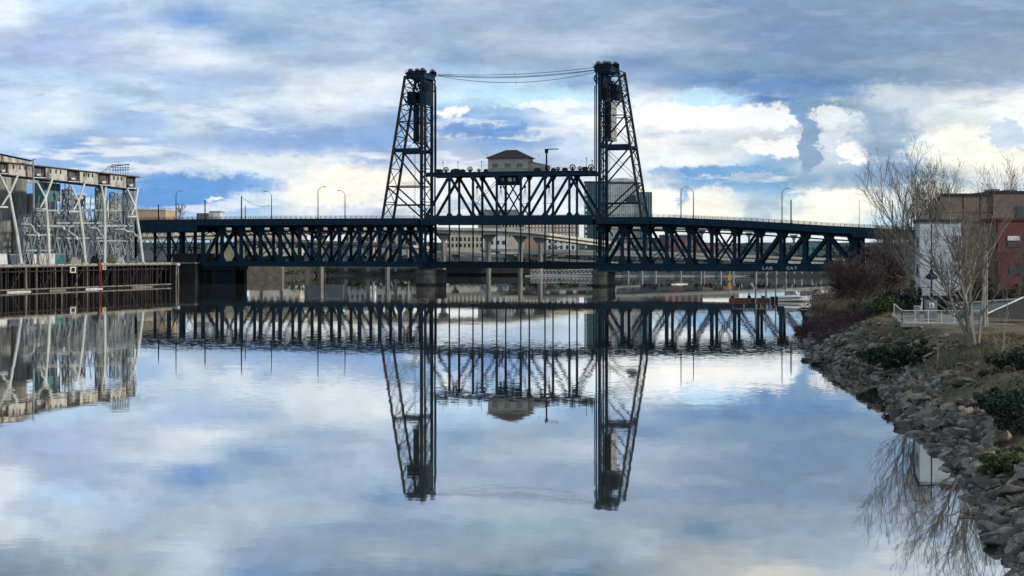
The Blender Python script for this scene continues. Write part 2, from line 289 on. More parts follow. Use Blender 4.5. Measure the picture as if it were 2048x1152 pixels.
# ------------------------------------------------------------------ water
def make_water():
    m = bpy.data.materials.new('river_water'); m.use_nodes = True; t = m.node_tree; t.nodes.clear(); l = t.links.new
    nn = t.nodes.new
    g = nn('ShaderNodeNewGeometry')
    def wave(sc, det, k, rough=.5):
        mp = nn('ShaderNodeMapping'); mp.inputs['Scale'].default_value = sc; l(g.outputs['Position'], mp.inputs[0])
        n = nn('ShaderNodeTexNoise'); n.inputs['Scale'].default_value = 1; n.inputs['Detail'].default_value = det; n.inputs['Roughness'].default_value = rough; l(mp.outputs[0], n.inputs['Vector'])
        a = nn('ShaderNodeVectorMath'); a.operation = 'SUBTRACT'; l(n.outputs['Color'], a.inputs[0]); a.inputs[1].default_value = (.5,.5,.5)
        b = nn('ShaderNodeVectorMath'); b.operation = 'MULTIPLY'; l(a.outputs[0], b.inputs[0]); b.inputs[1].default_value = (k * .6, k, 0)
        return b.outputs[0]
    w1 = wave((.12, .30, 1), 2, WAVE[0]); w2 = wave((1.1, 2.2, 1), 3, WAVE[1])
    # light breeze patches
    mp = nn('ShaderNodeMapping'); mp.inputs['Scale'].default_value = (.006, .012, 1); mp.inputs['Location'].default_value = (1.3, .4, 0); l(g.outputs['Position'], mp.inputs[0])
    pn = nn('ShaderNodeTexNoise'); pn.inputs['Scale'].default_value = 1; pn.inputs['Detail'].default_value = 3; l(mp.outputs[0], pn.inputs['Vector'])
    pr = nn('ShaderNodeMapRange'); pr.inputs[1].default_value = .5; pr.inputs[2].default_value = .68; pr.inputs[3].default_value = .55; pr.inputs[4].default_value = WAVE[2]; l(pn.outputs['Fac'], pr.inputs[0])
    # a gust on the left half of the river
    gm = nn('ShaderNodeMapping'); gm.vector_type = 'TEXTURE'; gm.inputs['Location'].default_value = (-48, 258, 0); gm.inputs['Scale'].default_value = (58, 44, 1); l(g.outputs['Position'], gm.inputs[0])
    gl_ = nn('ShaderNodeVectorMath'); gl_.operation = 'LENGTH'; l(gm.outputs[0], gl_.inputs[0])
    gr = nn('ShaderNodeMapRange'); gr.interpolation_type = 'SMOOTHSTEP'; gr.inputs[1].default_value = 1.1; gr.inputs[2].default_value = .35; gr.inputs[3].default_value = 0; gr.inputs[4].default_value = 4.5; l(gl_.outputs['Value'], gr.inputs[0])
    ga = nn('ShaderNodeMath'); ga.operation = 'MULTIPLY_ADD'; l(gr.outputs[0], ga.inputs[0]); l(pn.outputs['Fac'], ga.inputs[1]); l(pr.outputs[0], ga.inputs[2])
    sc = nn('ShaderNodeVectorMath'); sc.operation = 'SCALE'; l(w2, sc.inputs[0]); l(ga.outputs[0], sc.inputs['Scale'])
    ad = nn('ShaderNodeVectorMath'); ad.operation = 'ADD'; l(w1, ad.inputs[0]); l(sc.outputs[0], ad.inputs[1])
    ad2 = nn('ShaderNodeVectorMath'); ad2.operation = 'ADD'; l(ad.outputs[0], ad2.inputs[0]); ad2.inputs[1].default_value = (0, 0, 1)
    no = nn('ShaderNodeVectorMath'); no.operation = 'NORMALIZE'; l(ad2.outputs[0], no.inputs[0])
    df = nn('ShaderNodeBsdfDiffuse'); df.inputs[0].default_value = (.085, .082, .072, 1)
    gl = nn('ShaderNodeBsdfGlossy'); gl.inputs['Color'].default_value = (.97, .965, .94, 1); gl.inputs['Roughness'].default_value = .02; l(no.outputs[0], gl.inputs['Normal'])
    fr = nn('ShaderNodeFresnel'); fr.inputs['IOR'].default_value = 1.333
    mr = nn('ShaderNodeMapRange'); mr.inputs[1].default_value = 0.0; mr.inputs[2].default_value = 0.55; mr.inputs[3].default_value = .55; mr.inputs[4].default_value = .93; l(fr.outputs[0], mr.inputs[0])
    mx = nn('ShaderNodeMixShader'); l(mr.outputs[0], mx.inputs[0]); l(df.outputs[0], mx.inputs[1]); l(gl.outputs[0], mx.inputs[2])
    o = nn('ShaderNodeOutputMaterial'); l(mx.outputs[0], o.inputs[0]); return m
WAVE = (.0036, .0085, 3.2)
b = MB(); b.add([(-3000,-300,0),(3000,-300,0),(3000,1400,0),(-3000,1400,0)], [(0,1,2,3)])
tag(b.build('water', make_water()), kind='structure', label='calm grey blue river mirroring the bridge and clouds')

# ------------------------------------------------------------------ the lift bridge
PL = Vector((-32.07, 588, 0)); U = Vector((0.9639, -0.2667, 0)); NN = Vector((0.2667, 0.9639, 0))   # along the bridge, and across it away from the viewer
def B(s, t, z): return PL + U * s + NN * t + Vector((0, 0, z))
def S(px, t=0.0):
    k = (px - 1024) / F; o = PL + NN * t
    return (k * o.y - o.x) / (U.x - k * U.y)
def Zp(px, py, t=0.0): return CZ - (py - HY) * B(S(px, t), t, 0).y / F
TW = 12.0
def bbox(mb, s0, s1, t0, t1, z0, z1):
    return mb.hexa([B(s0,t0,z0),B(s1,t0,z0),B(s1,t1,z0),B(s0,t1,z0),B(s0,t0,z1),B(s1,t0,z1),B(s1,t1,z1),B(s0,t1,z1)])
ZD = 24.6
def deck_z(s):     # top of the road deck along the bridge
    pts = [(-400, 22.5), (S(280), 24.4), (S(406), ZD), (S(1280), ZD), (S(1340), 24.45), (S(1400), Zp(1400, 437.8, -4)), (S(1494), Zp(1494, 441.8, -4)), (S(1588), Zp(1588, 447.4, -4)), (S(1658), Zp(1658, 452, -4)), (S(1728), Zp(1728, 455.6, -4)), (S(1775), Zp(1775, 458, -4)), (S(1990), Zp(1990, 469, -4))]
    if s <= pts[0][0]: return pts[0][1]
    for (a, za), (c, zc) in zip(pts, pts[1:]):
        if s <= c: return za + (zc - za) * (s - a) / (c - a)
    return pts[-1][1]
def deck_parts(root, s0, s1, depth=2.3, step=4.0, rails=True):
    n = max(1, int(round((s1 - s0) / step))); ss = [s0 + (s1 - s0) * i / n for i in range(n + 1)]
    d = MB(); fa = [MB(), MB()]; rl = [MB(), MB()]; kb = MB()
    for a, c in zip(ss, ss[1:]):
        za, zc = deck_z(a), deck_z(c)
        d.hexa([B(a,-3.9,za-.5),B(c,-3.9,zc-.5),B(c,15.9,zc-.5),B(a,15.9,za-.5),B(a,-3.9,za),B(c,-3.9,zc),B(c,15.9,zc),B(a,15.9,za)])
        for i, t in enumerate((-4.2, 15.9)):
            fa[i].hexa([B(a,t,za-depth),B(c,t,zc-depth),B(c,t+.3,zc-depth),B(a,t+.3,za-depth),B(a,t,za+.15),B(c,t,zc+.15),B(c,t+.3,zc+.15),B(a,t+.3,za+.15)])
            fa[i].beam(B(a+.1,t-.06,za-depth), B(a+.1,t-.06,za+.1), .16, .12, NN)
        for i, t in enumerate((-4.0, 16.0)):
            for h in (.45, .8, 1.15): rl[i].beam(B(a,t,za+h), B(c,t,zc+h), .07 if h < 1 else .13, .07)
            for q in range(2):
                s_ = a + (c - a) * q / 2; zz = deck_z(s_); rl[i].beam(B(s_,t,zz+.1), B(s_,t,zz+1.15), .12, .12)
    tag(d.build('road_deck', ASPH, root))
    for m_ in fa: m_.build('edge_girder', STEEL, root)
    if rails:
        for m_ in rl: m_.build('railing', STEEL_R, root)
def member(name, root, p, q, wd, dp, m=None, lattice=False):
    mb = MB()
    if lattice:      # two side plates with lacing bars between
        p = Vector(p); q = Vector(q); d = (q - p).normalized(); sd_ = d.cross(NN).normalized()
        o = sd_ * (wd / 2 - .12)
        mb.beam(p - o, q - o, .24, dp, NN); mb.beam(p + o, q + o, .24, dp, NN)
        k = max(2, int((q - p).length / (wd * 1.1))); L_ = q - p
        for i in range(k):
            a_ = p + L_ * i / k + (o if i % 2 else -o); b_ = p + L_ * (i + 1) / k + (-o if i % 2 else o)
            mb.beam(a_, b_, .14, .1, NN)
    else: mb.beam(p, q, wd, dp, NN)
    return mb.build(name, m or STEEL, root)
def gusset(root, s, t, z, wb, wt, h, up=1):
    mb = MB(); y0, y1 = t - .55, t + .55
    mb.hexa([B(s-wb/2,y0,z),B(s+wb/2,y0,z),B(s+wb/2,y1,z),B(s-wb/2,y1,z),B(s-wt/2,y0,z+h*up),B(s+wt/2,y0,z+h*up),B(s+wt/2,y1,z+h*up),B(s-wt/2,y1,z+h*up)] if up > 0 else
            [B(s-wt/2,y0,z-h),B(s+wt/2,y0,z-h),B(s+wt/2,y1,z-h),B(s-wt/2,y1,z-h),B(s-wb/2,y0,z),B(s+wb/2,y0,z),B(s+wb/2,y1,z),B(s-wb/2,y1,z)])
    return mb.build('gusset_plate', STEEL, root)

def fixed_span(label, s0, s1, zl0, zl1, ztop, zstrut):
    root = thing('truss_span', label, 'bridge', B((s0+s1)/2, 6, zl0), 'fixed truss spans of the bridge')
    n = 11; ss = [s0 + (s1 - s0) * i / n for i in range(n + 1)]
    deck_parts(root, s0 - .6, s1 + .6)
    for t in (0.0, TW):
        mb = MB(); bbox(mb, s0 - .6, s1 + .6, t - .5, t + .5, zl0, zl1); bbox(mb, s0 - .6, s1 + .6, t - .62, t + .62, zl1 - .12, zl1 + .1); mb.build('bottom_chord', STEEL, root)
        mb = MB()
        for a, c in zip(ss, ss[1:]):
            mb.hexa([B(a,t-.5,ztop(a)-1.0),B(c,t-.5,ztop(c)-1.0),B(c,t+.5,ztop(c)-1.0),B(a,t+.5,ztop(a)-1.0),B(a,t-.5,ztop(a)+.9),B(c,t-.5,ztop(c)+.9),B(c,t+.5,ztop(c)+.9),B(a,t+.5,ztop(a)+.9)])
        mb.build('top_chord', STEEL, root)
        for i, s in enumerate(ss):
            member('vertical', root, B(s,t,zl1), B(s,t,ztop(s)-1.0), (1.25 if t == 0 else .95), .9, lattice=False)
            gusset(root, s, t, zl1 + .1, 3.0, 1.5, 1.7, 1)
            gusset(root, s, t, ztop(s) - 1.0, 3.2, 1.6, 2.0, -1)
        for i in range(n):
            a, c = ss[i], ss[i+1]; za, zc = ztop(a) - 1.2, ztop(c) - 1.2
            if i == 0 or i == n - 1:
                p, q = (B(a,t,zl1), B(c,t,zc)) if i == 0 else (B(a,t,za), B(c,t,zl1))
                member('end_post', root, p, q, 1.25, .9)
            elif i < n // 2: member('diagonal', root, B(a,t,za), B(c,t,zl1), 1.0, .6)
            elif i > n // 2: member('diagonal', root, B(a,t,zl1), B(c,t,zc), 1.0, .6)
            else:
                member('diagonal', root, B(a,t,za), B(c,t,zl1), .7, .4); member('diagonal', root, B(a,t+.55,zl1), B(c,t+.55,zc), .7, .3)
            if 0 < i < n:
                zz = zstrut(a); member('counter_strut', root, B(a,t,zz), B(c,t,zstrut(c)), .5, .4)
        for i in (2, 3, 7, 8): member('sub_diagonal', root, B(ss[i],t+.7,zl1), B(ss[i+1],t+.7,(zl1+ztop(ss[i+1]))/2) if i < 5 else B(ss[i],t+.7,(zl1+ztop(ss[i]))/2), .3, .25) if i < 5 else None
    fb = MB(); lb = MB(); tr = MB()
    for s in ss:
        bbox(fb, s - .3, s + .3, -3.6, 15.6, ztop(s) - .6, deck_z(s) - .55)
        bbox(lb, s - .35, s + .35, .55, TW - .55, zl0 + .35, zl1 - .25)
        for sg in (0, 1): tr.beam(B(s, .6 if sg else TW-.6, ztop(s)-1.2), B(s, TW-.6 if sg else .6, ztop(s)-4.2), .3, .3)
    fb.build('floor_beam', STEEL_D, root); lb.build('floor_beam', STEEL_D, root); tr.build('sway_bracing', STEEL, root)
    mb = MB(); bbox(mb, s0, s1, .6, TW - .6, zl1 - .2, zl1 + .05); mb.build('rail_deck', STEEL_D, root)
    mb = MB()
    for t in (2.3, 3.8, 7.8, 9.3): bbox(mb, s0, s1, t - .07, t + .07, zl1 + .05, zl1 + .22)
    mb.build('rail_track', STEEL_R, root)
    return root
SL0, SL1 = S(406), S(841); SR0, SR1 = S(1200.5), S(1703)
left_span = fixed_span('dark blue fixed truss span left of the lift towers, level road on top', SL0, SL1, 6.7, 8.4, lambda s: 22.6, lambda s: 20.1)
right_span = fixed_span('dark blue truss span right of the lift towers, road sloping down, white letters below', SR0, SR1, 5.6, 8.0, lambda s: min(22.6, deck_z(s) - 2.2), lambda s: min(20.1, deck_z(s) - 4.6))
for txt, pa, pb in (('LAB', 1524, 1548), ('EAT', 1573, 1598)):
    cu = bpy.data.curves.new('lettering', 'FONT'); cu.body = txt; cu.size = 1.55; cu.extrude = .02; cu.space_character = 1.15
    cu.offset = .02
    tmp = bpy.data.objects.new('lettering_curve', cu); me = bpy.data.meshes.new_from_object(tmp); bpy.data.objects.remove(tmp)
    o = bpy.data.objects.new('lettering', me); COL.objects.link(o); me.materials.clear(); me.materials.append(WHITE); o.parent = right_span
    s_ = S(pa, -.75); o.rotation_euler = (R(90), 0, math.atan2(U.y, U.x)); o.location = B(s_, -.56, 6.25) - ORG[right_span]
    o.scale = (1.25, 1, 1)

def lift_span():
    s0, s1 = S(852), S(1188); n = 7
    root = thing('lift_span', 'dark blue lift span with trusses above the road, hung between two towers', 'bridge', B((s0+s1)/2, 6, 6.2))
    ss = [s0 + (s1 - s0) * i / n for i in range(n + 1)]
    zb, zt = 25.2, 40.6
    deck_parts(root, s0 - .5, s1 + .5)
    for t in (0.0, TW):
        mb = MB(); bbox(mb, s0 - .4, s1 + .4, t - .5, t + .5, 22.9, zb + .4); mb.build('bottom_chord', STEEL, root)
        mb = MB(); bbox(mb, s0 + .2, s1 - .2, t - .5, t + .5, zt - .65, zt + .75); bbox(mb, s0 + .2, s1 - .2, t - .6, t + .6, zt + .75, zt + .9); mb.build('top_chord', STEEL, root)
        for i in range(n + 1):
            s = ss[i]
            if 0 < i < n:
                member('vertical', root, B(s,t,zb), B(s,t,zt-.6), .82, .6)
                gusset(root, s, t, zt - .6, 2.4, 1.1, 1.3, -1); gusset(root, s, t, zb + .35, 2.2, 1.1, 1.0, 1)
            member('hanger', root, B(s,t,8.4), B(s,t,22.9), .42, .4)
        for i in range(n):
            a, c = ss[i], ss[i+1]
            if i == 0: member('end_post', root, B(a,t,zb), B(c,t,zt-.4), .95, .7)
            elif i == n-1: member('end_post', root, B(a,t,zt-.4), B(c,t,zb), .95, .7)
            elif i < 3: member('diagonal', root, B(a,t,zt-.4), B(c,t,zb), .95, .5)
            elif i > 3: member('diagonal', root, B(a,t,zb), B(c,t,zt-.4), .95, .5)
            else:
                member('diagonal', root, B(a,t,zt-.4), B(c,t,zb), .5, .3); member('diagonal', root, B(a,t+.45,zb), B(c,t+.45,zt-.4), .5, .3)
        mb = MB(); bbox(mb, s0 - .6, s1 + .6, t - .4, t + .4, 6.4, 8.5); bbox(mb, s0 - .6, s1 + .6, t - .5, t + .5, 8.4, 8.6); mb.build('lower_deck_girder', STEEL_D, root)
    mb = MB(); bbox(mb, s0 - .5, s1 + .5, .5, TW - .5, 7.6, 7.9); mb.build('rail_deck', STEEL_D, root)
    mb = MB()
    for a, c in zip(ss, ss[1:]):
        mb.beam(B(a,.5,zt+.2), B(c,TW-.5,zt+.2), .3, .3); mb.beam(B(a,TW-.5,zt+.0), B(c,.5,zt+.0), .3, .3)
    for s in ss: bbox(mb, s - .25, s + .25, .5, TW - .5, zt - .3, zt + .5); bbox(mb, s - .3, s + .3, .5, TW - .5, 22.6, 24.0)
    mb.build('lateral_bracing', STEEL, root)
    mb = MB(); bbox(mb, s0 + 1, s1 - 1, 1.2, TW - 1.2, zt + .95, zt + 1.05)
    mb.build('walkway', STEEL_R, root)
    mb = MB()
    for t in (0.2, TW - .2):
        for h in (.55, 1.1): mb.beam(B(s0 + 2, t, zt + .95 + h), B(s1 - 2, t, zt + .95 + h), .07, .07)
        k = s0 + 2
        while k < s1 - 2: mb.beam(B(k, t, zt + .9), B(k, t, zt + 2.05), .07, .07); k += 2.2
    mb.build('walkway_railing', STEEL_R, root)
    for px, r in ((892, 1.0), (940, 1.0), (958, .6), (1095, .95), (1116, .7), (1145, 1.15), (1160, .8), (1182, 1.1)):
        for t in (1.0,):
            mb = MB(); c = B(S(px, t), t, zt + .95 + r + .05); mb.ring(c, NN, r, r * .72, .35); mb.tube(c - NN * .3, c + NN * .3, r * .22, n=8)
            for k in range(4):
                an = k * math.pi / 4; e = U * math.cos(an) * r * .75 + Vector((0,0,1)) * math.sin(an) * r * .75; mb.beam(c - e, c + e, .12, .12, NN)
            mb.beam(c - Vector((0,0,r + .1)), c, .5, .5, NN); mb.build('rope_wheel', STEEL_D, root)
    for px, wd, h in ((878, 2.2, 1.0), (912, 2.4, 1.1), (905, 1.2, .7), (925, 1.6, .8), (972, 1.4, .8), (1075, 2.2, .9), (1107, 1.5, .8), (1130, 1.8, .9), (1170, 1.8, 1.2)):
        mb = MB(); s = S(px, 3.5); bbox(mb, s - wd/2, s + wd/2, 2.6, 4.6, zt + 1.06, zt + 1.06 + h); bbox(mb, s - wd/3, s + wd/3, 3, 4.2, zt + 1.06 + h, zt + 1.3 + h); mb.build('winch_housing', STEEL_R, root)
    for px, y in ((886, 325), (916, 325), (963, 324), (1173, 317), (1184.5, 322)):
        mb = MB(); s = S(px, .3); mb.tube(B(s,.3,zt+.9), B(s,.3,Zp(px,y,.3)), .07, n=5); mb.tube(B(s,.3,Zp(px,y,.3)), B(s,.3,Zp(px,y,.3)+.35), .22, n=7); mb.build('beacon_light', STEEL_D, root)
    # control cabin slung under the top chord
    s0c, s1c = S(993, 1), S(1037, 1)
    mb = MB(); bbox(mb, s0c, s1c, .9, 5.5, 36.9, 39.9); bbox(mb, s0c - .2, s1c + .2, .7, 5.7, 36.7, 36.9); cabin = mb.build('control_cabin', STEEL_D, root)
    for p0, p1, m_ in ((1016, 1023, WHITE), (1026, 1031, GALV), (1000, 1008, GLASS_D)):
        mb = MB(); bbox(mb, S(p0, .8), S(p1, .8), .8, .9, 38.0, 39.3); mb.build('window', m_, cabin)
    mb = MB()
    for t in (2.0, 3.0):
        for dz in (0, 1.0): mb.beam(B(S(992,t),t,37.2+dz), B(S(953,t),t,30.4+dz), .14, .14)
        mb.beam(B(S(953,t),t,30.4), B(S(990,t),t,25.3), .14, .14)
    for k in range(14):
        f = k / 13; p = B(S(992,2),2,37.2).lerp(B(S(953,2),2,30.4), f); mb.beam(p, p + NN, .25, .06)
    mb.build('access_stair', STEEL_R, root)
    for px in (954, 1001.5, 1050, 1098):
        mb = MB(); t = 6.0; s = S(px, t); top = B(s, t, 36.6); mb.beam(B(s,t,40), top, .1, .1); bbox(mb, s-.3, s+.3, t-.3, t+.3, 35.5, 36.6)
        for dx in (-1.6, -.6, .6, 1.6): mb.beam(B(s, t, 35.5), B(s + dx, t, 30.0), .1, .1)
        mb.beam(B(s - 2.4, t, 30.0), B(s + 2.4, t, 30.0), .16, .16); mb.build('catenary_hanger', STEEL_D, root)
    # derrick with jib
    mb = MB(); s = S(1093, 3); zt2 = Zp(1093, 299, 3); mb.tube(B(s,3,zt+1), B(s,3,zt2), .32, .28, n=8); bbox(mb, s-.55, s+.55, 2.5, 3.5, zt2-1.3, zt2); mb.beam(B(s-.5,3,zt2+.1), B(S(1117,3),3,zt2+.1), .35, .35)
    mb.build('derrick', STEEL_D, root)
    return root
lift_span()

# machine house on the lift span
zt = 41.62; s0, s1 = S(976, 2.2), S(1055, 2.2); t0, t1 = 2.2, 10.0
mh = thing('machine_house', 'tan machine house with brown hipped roof on top of the lift span', 'house', B((s0+s1)/2, 6, zt))
mb = MB(); ze = Zp(1015, 316, t0); bbox(mb, s0, s1, t0, t1, zt, ze); mb.build('wall', HOUSE, mh)
ov = .75; zr = Zp(1015, 300, 6); mb = MB(); sm0, sm1 = s0 + (s1 - s0) * .38, s0 + (s1 - s0) * .66; tm = (t0+t1)/2
mb.add([B(s0-ov,t0-ov,ze-.1),B(s1+ov,t0-ov,ze-.1),B(s1+ov,t1+ov,ze-.1),B(s0-ov,t1+ov,ze-.1),B(s0-ov,t0-ov,ze+.12),B(s1+ov,t0-ov,ze+.12),B(s1+ov,t1+ov,ze+.12),B(s0-ov,t1+ov,ze+.12),B(sm0,tm,zr),B(sm1,tm,zr)],
       [(3,2,1,0),(0,1,5,4),(1,2,6,5),(2,3,7,6),(3,0,4,7),(4,5,9,8),(5,6,9),(6,7,8,9),(7,4,8)]); mb.build('roof', ROOF_B, mh)
for p0, p1 in ((985, 996), (1009, 1021), (1033.5, 1045.5)):
    a, c = S(p0, t0), S(p1, t0); fr = MB(); z0, z1 = Zp(1015, 334, t0), Zp(1015, 326.5, t0)
    bbox(fr, a, c, t0 - .12, t0 - .003, z0, z1); wf = fr.build('window', GALV, mh)
    k = MB(); g_ = (c - a) / 4
    for i in range(4):
        for z_, zz in ((z0 + .12, (z0+z1)/2 - .05), ((z0+z1)/2 + .05, z1 - .12)): bbox(k, a + g_*i + .08, a + g_*(i+1) - .08, t0 - .15, t0 - .122, z_, zz)
    k.build('pane', GLASS_D, wf)
mb = MB(); bbox(mb, s1 + .003, s1 + .1, 5.2, 6.2, zt + 1.2, zt + 2.6); mb.build('vent', STEEL_R, mh)
sa, sb = s1 + .003, S(1093, 4); za, zb_ = Zp(1066, 323, 4), Zp(1093, 331, 4)
mb = MB(); mb.hexa([B(sa,4,zt),B(sb,4,zt),B(sb,9,zt),B(sa,9,zt),B(sa,4,za),B(sb,4,zb_),B(sb,9,zb_),B(sa,9,za)]); mb.build('annex', HOUSE, mh)
mb = MB(); mb.hexa([B(sa,3.7,za+.01),B(sb+.3,3.7,zb_+.01),B(sb+.3,9.3,zb_+.01),B(sa,9.3,za+.01),B(sa,3.7,za+.2),B(sb+.3,3.7,zb_+.2),B(sb+.3,9.3,zb_+.2),B(sa,9.3,za+.2)]); mb.build('annex_roof', ROOF_B, mh)
mb = MB()
for px in (975, 1078): mb.tube(B(S(px,3),3,ze+.1), B(S(px,3),3,ze+1.3), .05, n=5); mb.beam(B(S(px,3)-.7,3,ze+1.2), B(S(px,3)+.7,3,ze+1.2), .06, .06)
mb.build('antenna', STEEL_R, mh)
for px in (981, 1050):
    mb = MB(); c = B(S(px, 1.9), 1.9, Zp(px, 336, 1.9)); mb.tube(c - NN*.2, c + NN*.3, .28, n=8); mb.build('lamp', WHITE, mh)

def tower(label, front_px, guide_px, rb_px, rt, sg, zr_top, side):
    # sg = +1 when the back legs stand to the right of the front legs
    sf = S(front_px); sgd = S(guide_px); srb = S(rb_px); zt_ = zr_top; srt = S(rt[0])
    root = thing('lift_tower', label, 'tower', B(sf, 6, 6.0), 'lift towers of the bridge')
    def sr(z): return srb + (srt - srb) * (z - ZD) / (Zp(rt[0], rt[1]) - ZD)
    tops = Zp(front_px, side['top'])
    for t in (0.0, TW):
        for q in range(1):
            mb = MB(); mb.beam(B(sf,t,6.0), B(sf,t,tops), 1.0, .9, NN); mb.build('front_leg', STEEL, root)
        mb = MB(); mb.beam(B(sgd,t,6.2), B(sgd,t,tops-1.5), .42, .7, NN); mb.build('guide_column', STEEL, root)
        member('back_leg', root, B(srb,t,ZD-2), B(sr(tops-1.0),t,tops-1.0), .85, .7, STEEL_R)
        lv = [Zp(front_px, y) for y in side['levels']]
        for i, z in enumerate(lv):
            th = side['thick'][i]
            if th: member('strut', root, B(sf,t,z), B(sr(z),t,z), th, .5)
        dl = [ZD + .3] + [Zp(front_px, y) for y in side['diag']]
        for za, zc in zip(dl, dl[1:]):
            member('diagonal', root, B(sf,t,za), B(sr(zc),t,zc), .52, .4)
            member('counter_brace', root, B(sf,t+.3,zc), B(sr(za),t+.3,za), .16, .16) if zc > 50 else None
    # lacing between the two planes, back face and front face
    lvz = [ZD + .5] + [Zp(front_px, y) for y in side['diag']]
    for nm, fs in (('back_face_lacing', lambda z: sr(z)), ('front_face_lacing', lambda z: sf)):
        mb = MB()
        for za, zc in zip(lvz, lvz[1:]):
            zm = (za + zc) / 2
            for a, c in ((za, zm), (zm, zc)):
                mb.beam(B(fs(a),.4,a), B(fs(c),TW-.4,c), .22, .22); mb.beam(B(fs(a),TW-.4,a), B(fs(c),.4,c), .22, .22)
                mb.beam(B(fs(c),.4,c), B(fs(c),TW-.4,c), .3, .3)
        mb.build(nm, STEEL, root)
    # head of the tower
    z0 = tops - 3.2; a, c = sorted((S(side['head'][0]), S(side['head'][1])))
    mb = MB(); bbox(mb, a, c, -.8, TW + .8, tops - .4, tops); bbox(mb, a + .4, c - .4, -.5, TW + .5, tops - 1.9, tops - .4); mb.build('head_platform', STEEL, root)
    mb = MB()
    for t in (-.8, TW + .8):
        for h in (.6, 1.15): mb.beam(B(a,t,tops+h), B(c,t,tops+h), .08, .08)
        k = a
        while k <= c + .01: mb.beam(B(k,t,tops), B(k,t,tops+1.15), .09, .09); k += (c - a) / 6
    mb.build('head_railing', STEEL_R, root)
    ring = lambda px, py, t, r, nm: wheel(root, B(S(px, t), t, Zp(px, py, t)), r, nm)
    def wheel(root, cc, r, nm):
        mb = MB(); mb.ring(cc, NN, r, r * .78, .5, 24); mb.tube(cc - NN * .45, cc + NN * .45, r * .2, n=10)
        for k in range(6):
            an = k * math.pi / 6; e = U * math.cos(an) * r * .8 + Vector((0,0,1)) * math.sin(an) * r * .8; mb.beam(cc - e, cc + e, .15, .2, NN)
        return mb.build(nm, STEEL_D, root)
    for px, py, t, r in side['sheaves']: ring(px, py, t, r, 'sheave')
    for px, py, t, r in side['pulleys']:
        ring(px, py, t, r, 'pulley'); mb = MB(); s = S(px, t); mb.beam(B(s, t + .4, tops - .1), B(s, t + .4, Zp(px, py, t)), .6, .3, NN); bbox(mb, s - 1.1, s + 1.1, t + .5, t + 1.6, tops, Zp(px, py, t) + .2); bbox(mb, s - 1.5, s - .9, t - .3, t + .4, tops, Zp(px, py, t) - .2); mb.build('pulley_bracket', STEEL_D, root)
    p0, p1, y0, y1 = side['cabin']; a, c = sorted((S(p0), S(p1))); z0, z1 = Zp(p0, y1), Zp(p0, y0)
    mb = MB(); bbox(mb, a, c, .9, 8, z0 + .9, z1); mb.hexa([B(a+.8,1.2,z0),B(c-.4,1.2,z0),B(c-.4,7.5,z0),B(a+.8,7.5,z0),B(a,.9,z0+.9),B(c,.9,z0+.9),B(c,8,z0+.9),B(a,8,z0+.9)])
    bbox(mb, a - .5, c + .2, .5, 8.4, (z0+z1)/2, (z0+z1)/2 + .25); mb.build('engine_cabin', STEEL_D, root)
    p0, p1, y0, y1 = side['box']; a, c = sorted((S(p0), S(p1))); mb = MB(); bbox(mb, a, c, .6, TW - .6, Zp(p0, y1), Zp(p0, y0)); bbox(mb, a + .3, c - .3, .58, .62, Zp(p0, y1) - 1.0, Zp(p0, y1)); mb.build('sheave_housing', STEEL_D, root)
    # ropes from the sheaves to the lift span
    sro = S(side['rope'])
    for t in (0.0, TW):
        mb = MB()
        for k in range(4): mb.tube(B(sro, t - .45 + .3*k, 41.0), B(sro, t - .45 + .3*k, Zp(side['rope'], 172)), .07, n=5)
        mb.build('hoist_rope', STEEL_D, root)
    # thin ladders and pipes
    mb = MB(); sl = sf + sg * 3.3
    for d in (0, .5): mb.beam(B(sl+d,1,ZD), B(sl+d*.8 - sg*.4,1,tops-6), .08, .08)
    z = ZD
    while z < tops - 6: mb.beam(B(sl,1,z), B(sl+.5,1,z), .06, .06); z += .8
    mb.build('ladder', STEEL_R, root)
    mb = MB(); bbox(mb, min(sf, sf+sg*8.5), max(sf, sf+sg*8.5), 1, 2.0, Zp(front_px, side['walk'])-.1, Zp(front_px, side['walk']))
    for tt in (1.05, 1.95):
        for h in (.5, 1.0): mb.beam(B(sf,tt,Zp(front_px, side['walk'])+h), B(sf+sg*8.5,tt,Zp(front_px, side['walk'])+h), .06, .06)
    mb.build('maintenance_walkway', STEEL_R, root)
    # foot of the tower: bearing and machinery at the lower deck
    mb = MB(); sA, sB = sorted((sgd - sg * .8, sf + sg * 1.2))
    for t in (0.0, TW):
        bbox(mb, sA, sB, t - .8, t + .8, 6.0, 7.2)
        mb.beam(B(sf,t,8.5), B(sf + sg * 2.6, t, 12.5), .5, .4); mb.beam(B(sf,t,22), B(sf + sg * 2.4, t, 18), .5, .4); bbox(mb, min(sf, sgd)-.2, max(sf, sgd)+.2, t-.35, t+.35, 12.2, 12.8); bbox(mb, min(sf, sgd)-.2, max(sf, sgd)+.2, t-.35, t+.35, 16.8, 17.3)
    mb.build('tower_foot', STEEL, root)
    return root
left_side = dict(top=145, levels=(409, 372, 300, 242, 209, 156), thick=(.35, .4, 1.5, .4, .35, .5), diag=(372, 300, 242, 190, 152), head=(811, 851),
    sheaves=((850, 174, .2, 1.75), (863.5, 176, TW, 1.75), (838, 171, 6, 1.5)), pulleys=((821, 142, .5, .9), (834, 141.5, TW, .9), (845, 141, .5, 1.0), (865, 144, TW, 1.0)), cabin=(812.5, 829, 183, 209), box=(840.5, 846, 159, 207), rope=851.5, walk=369)
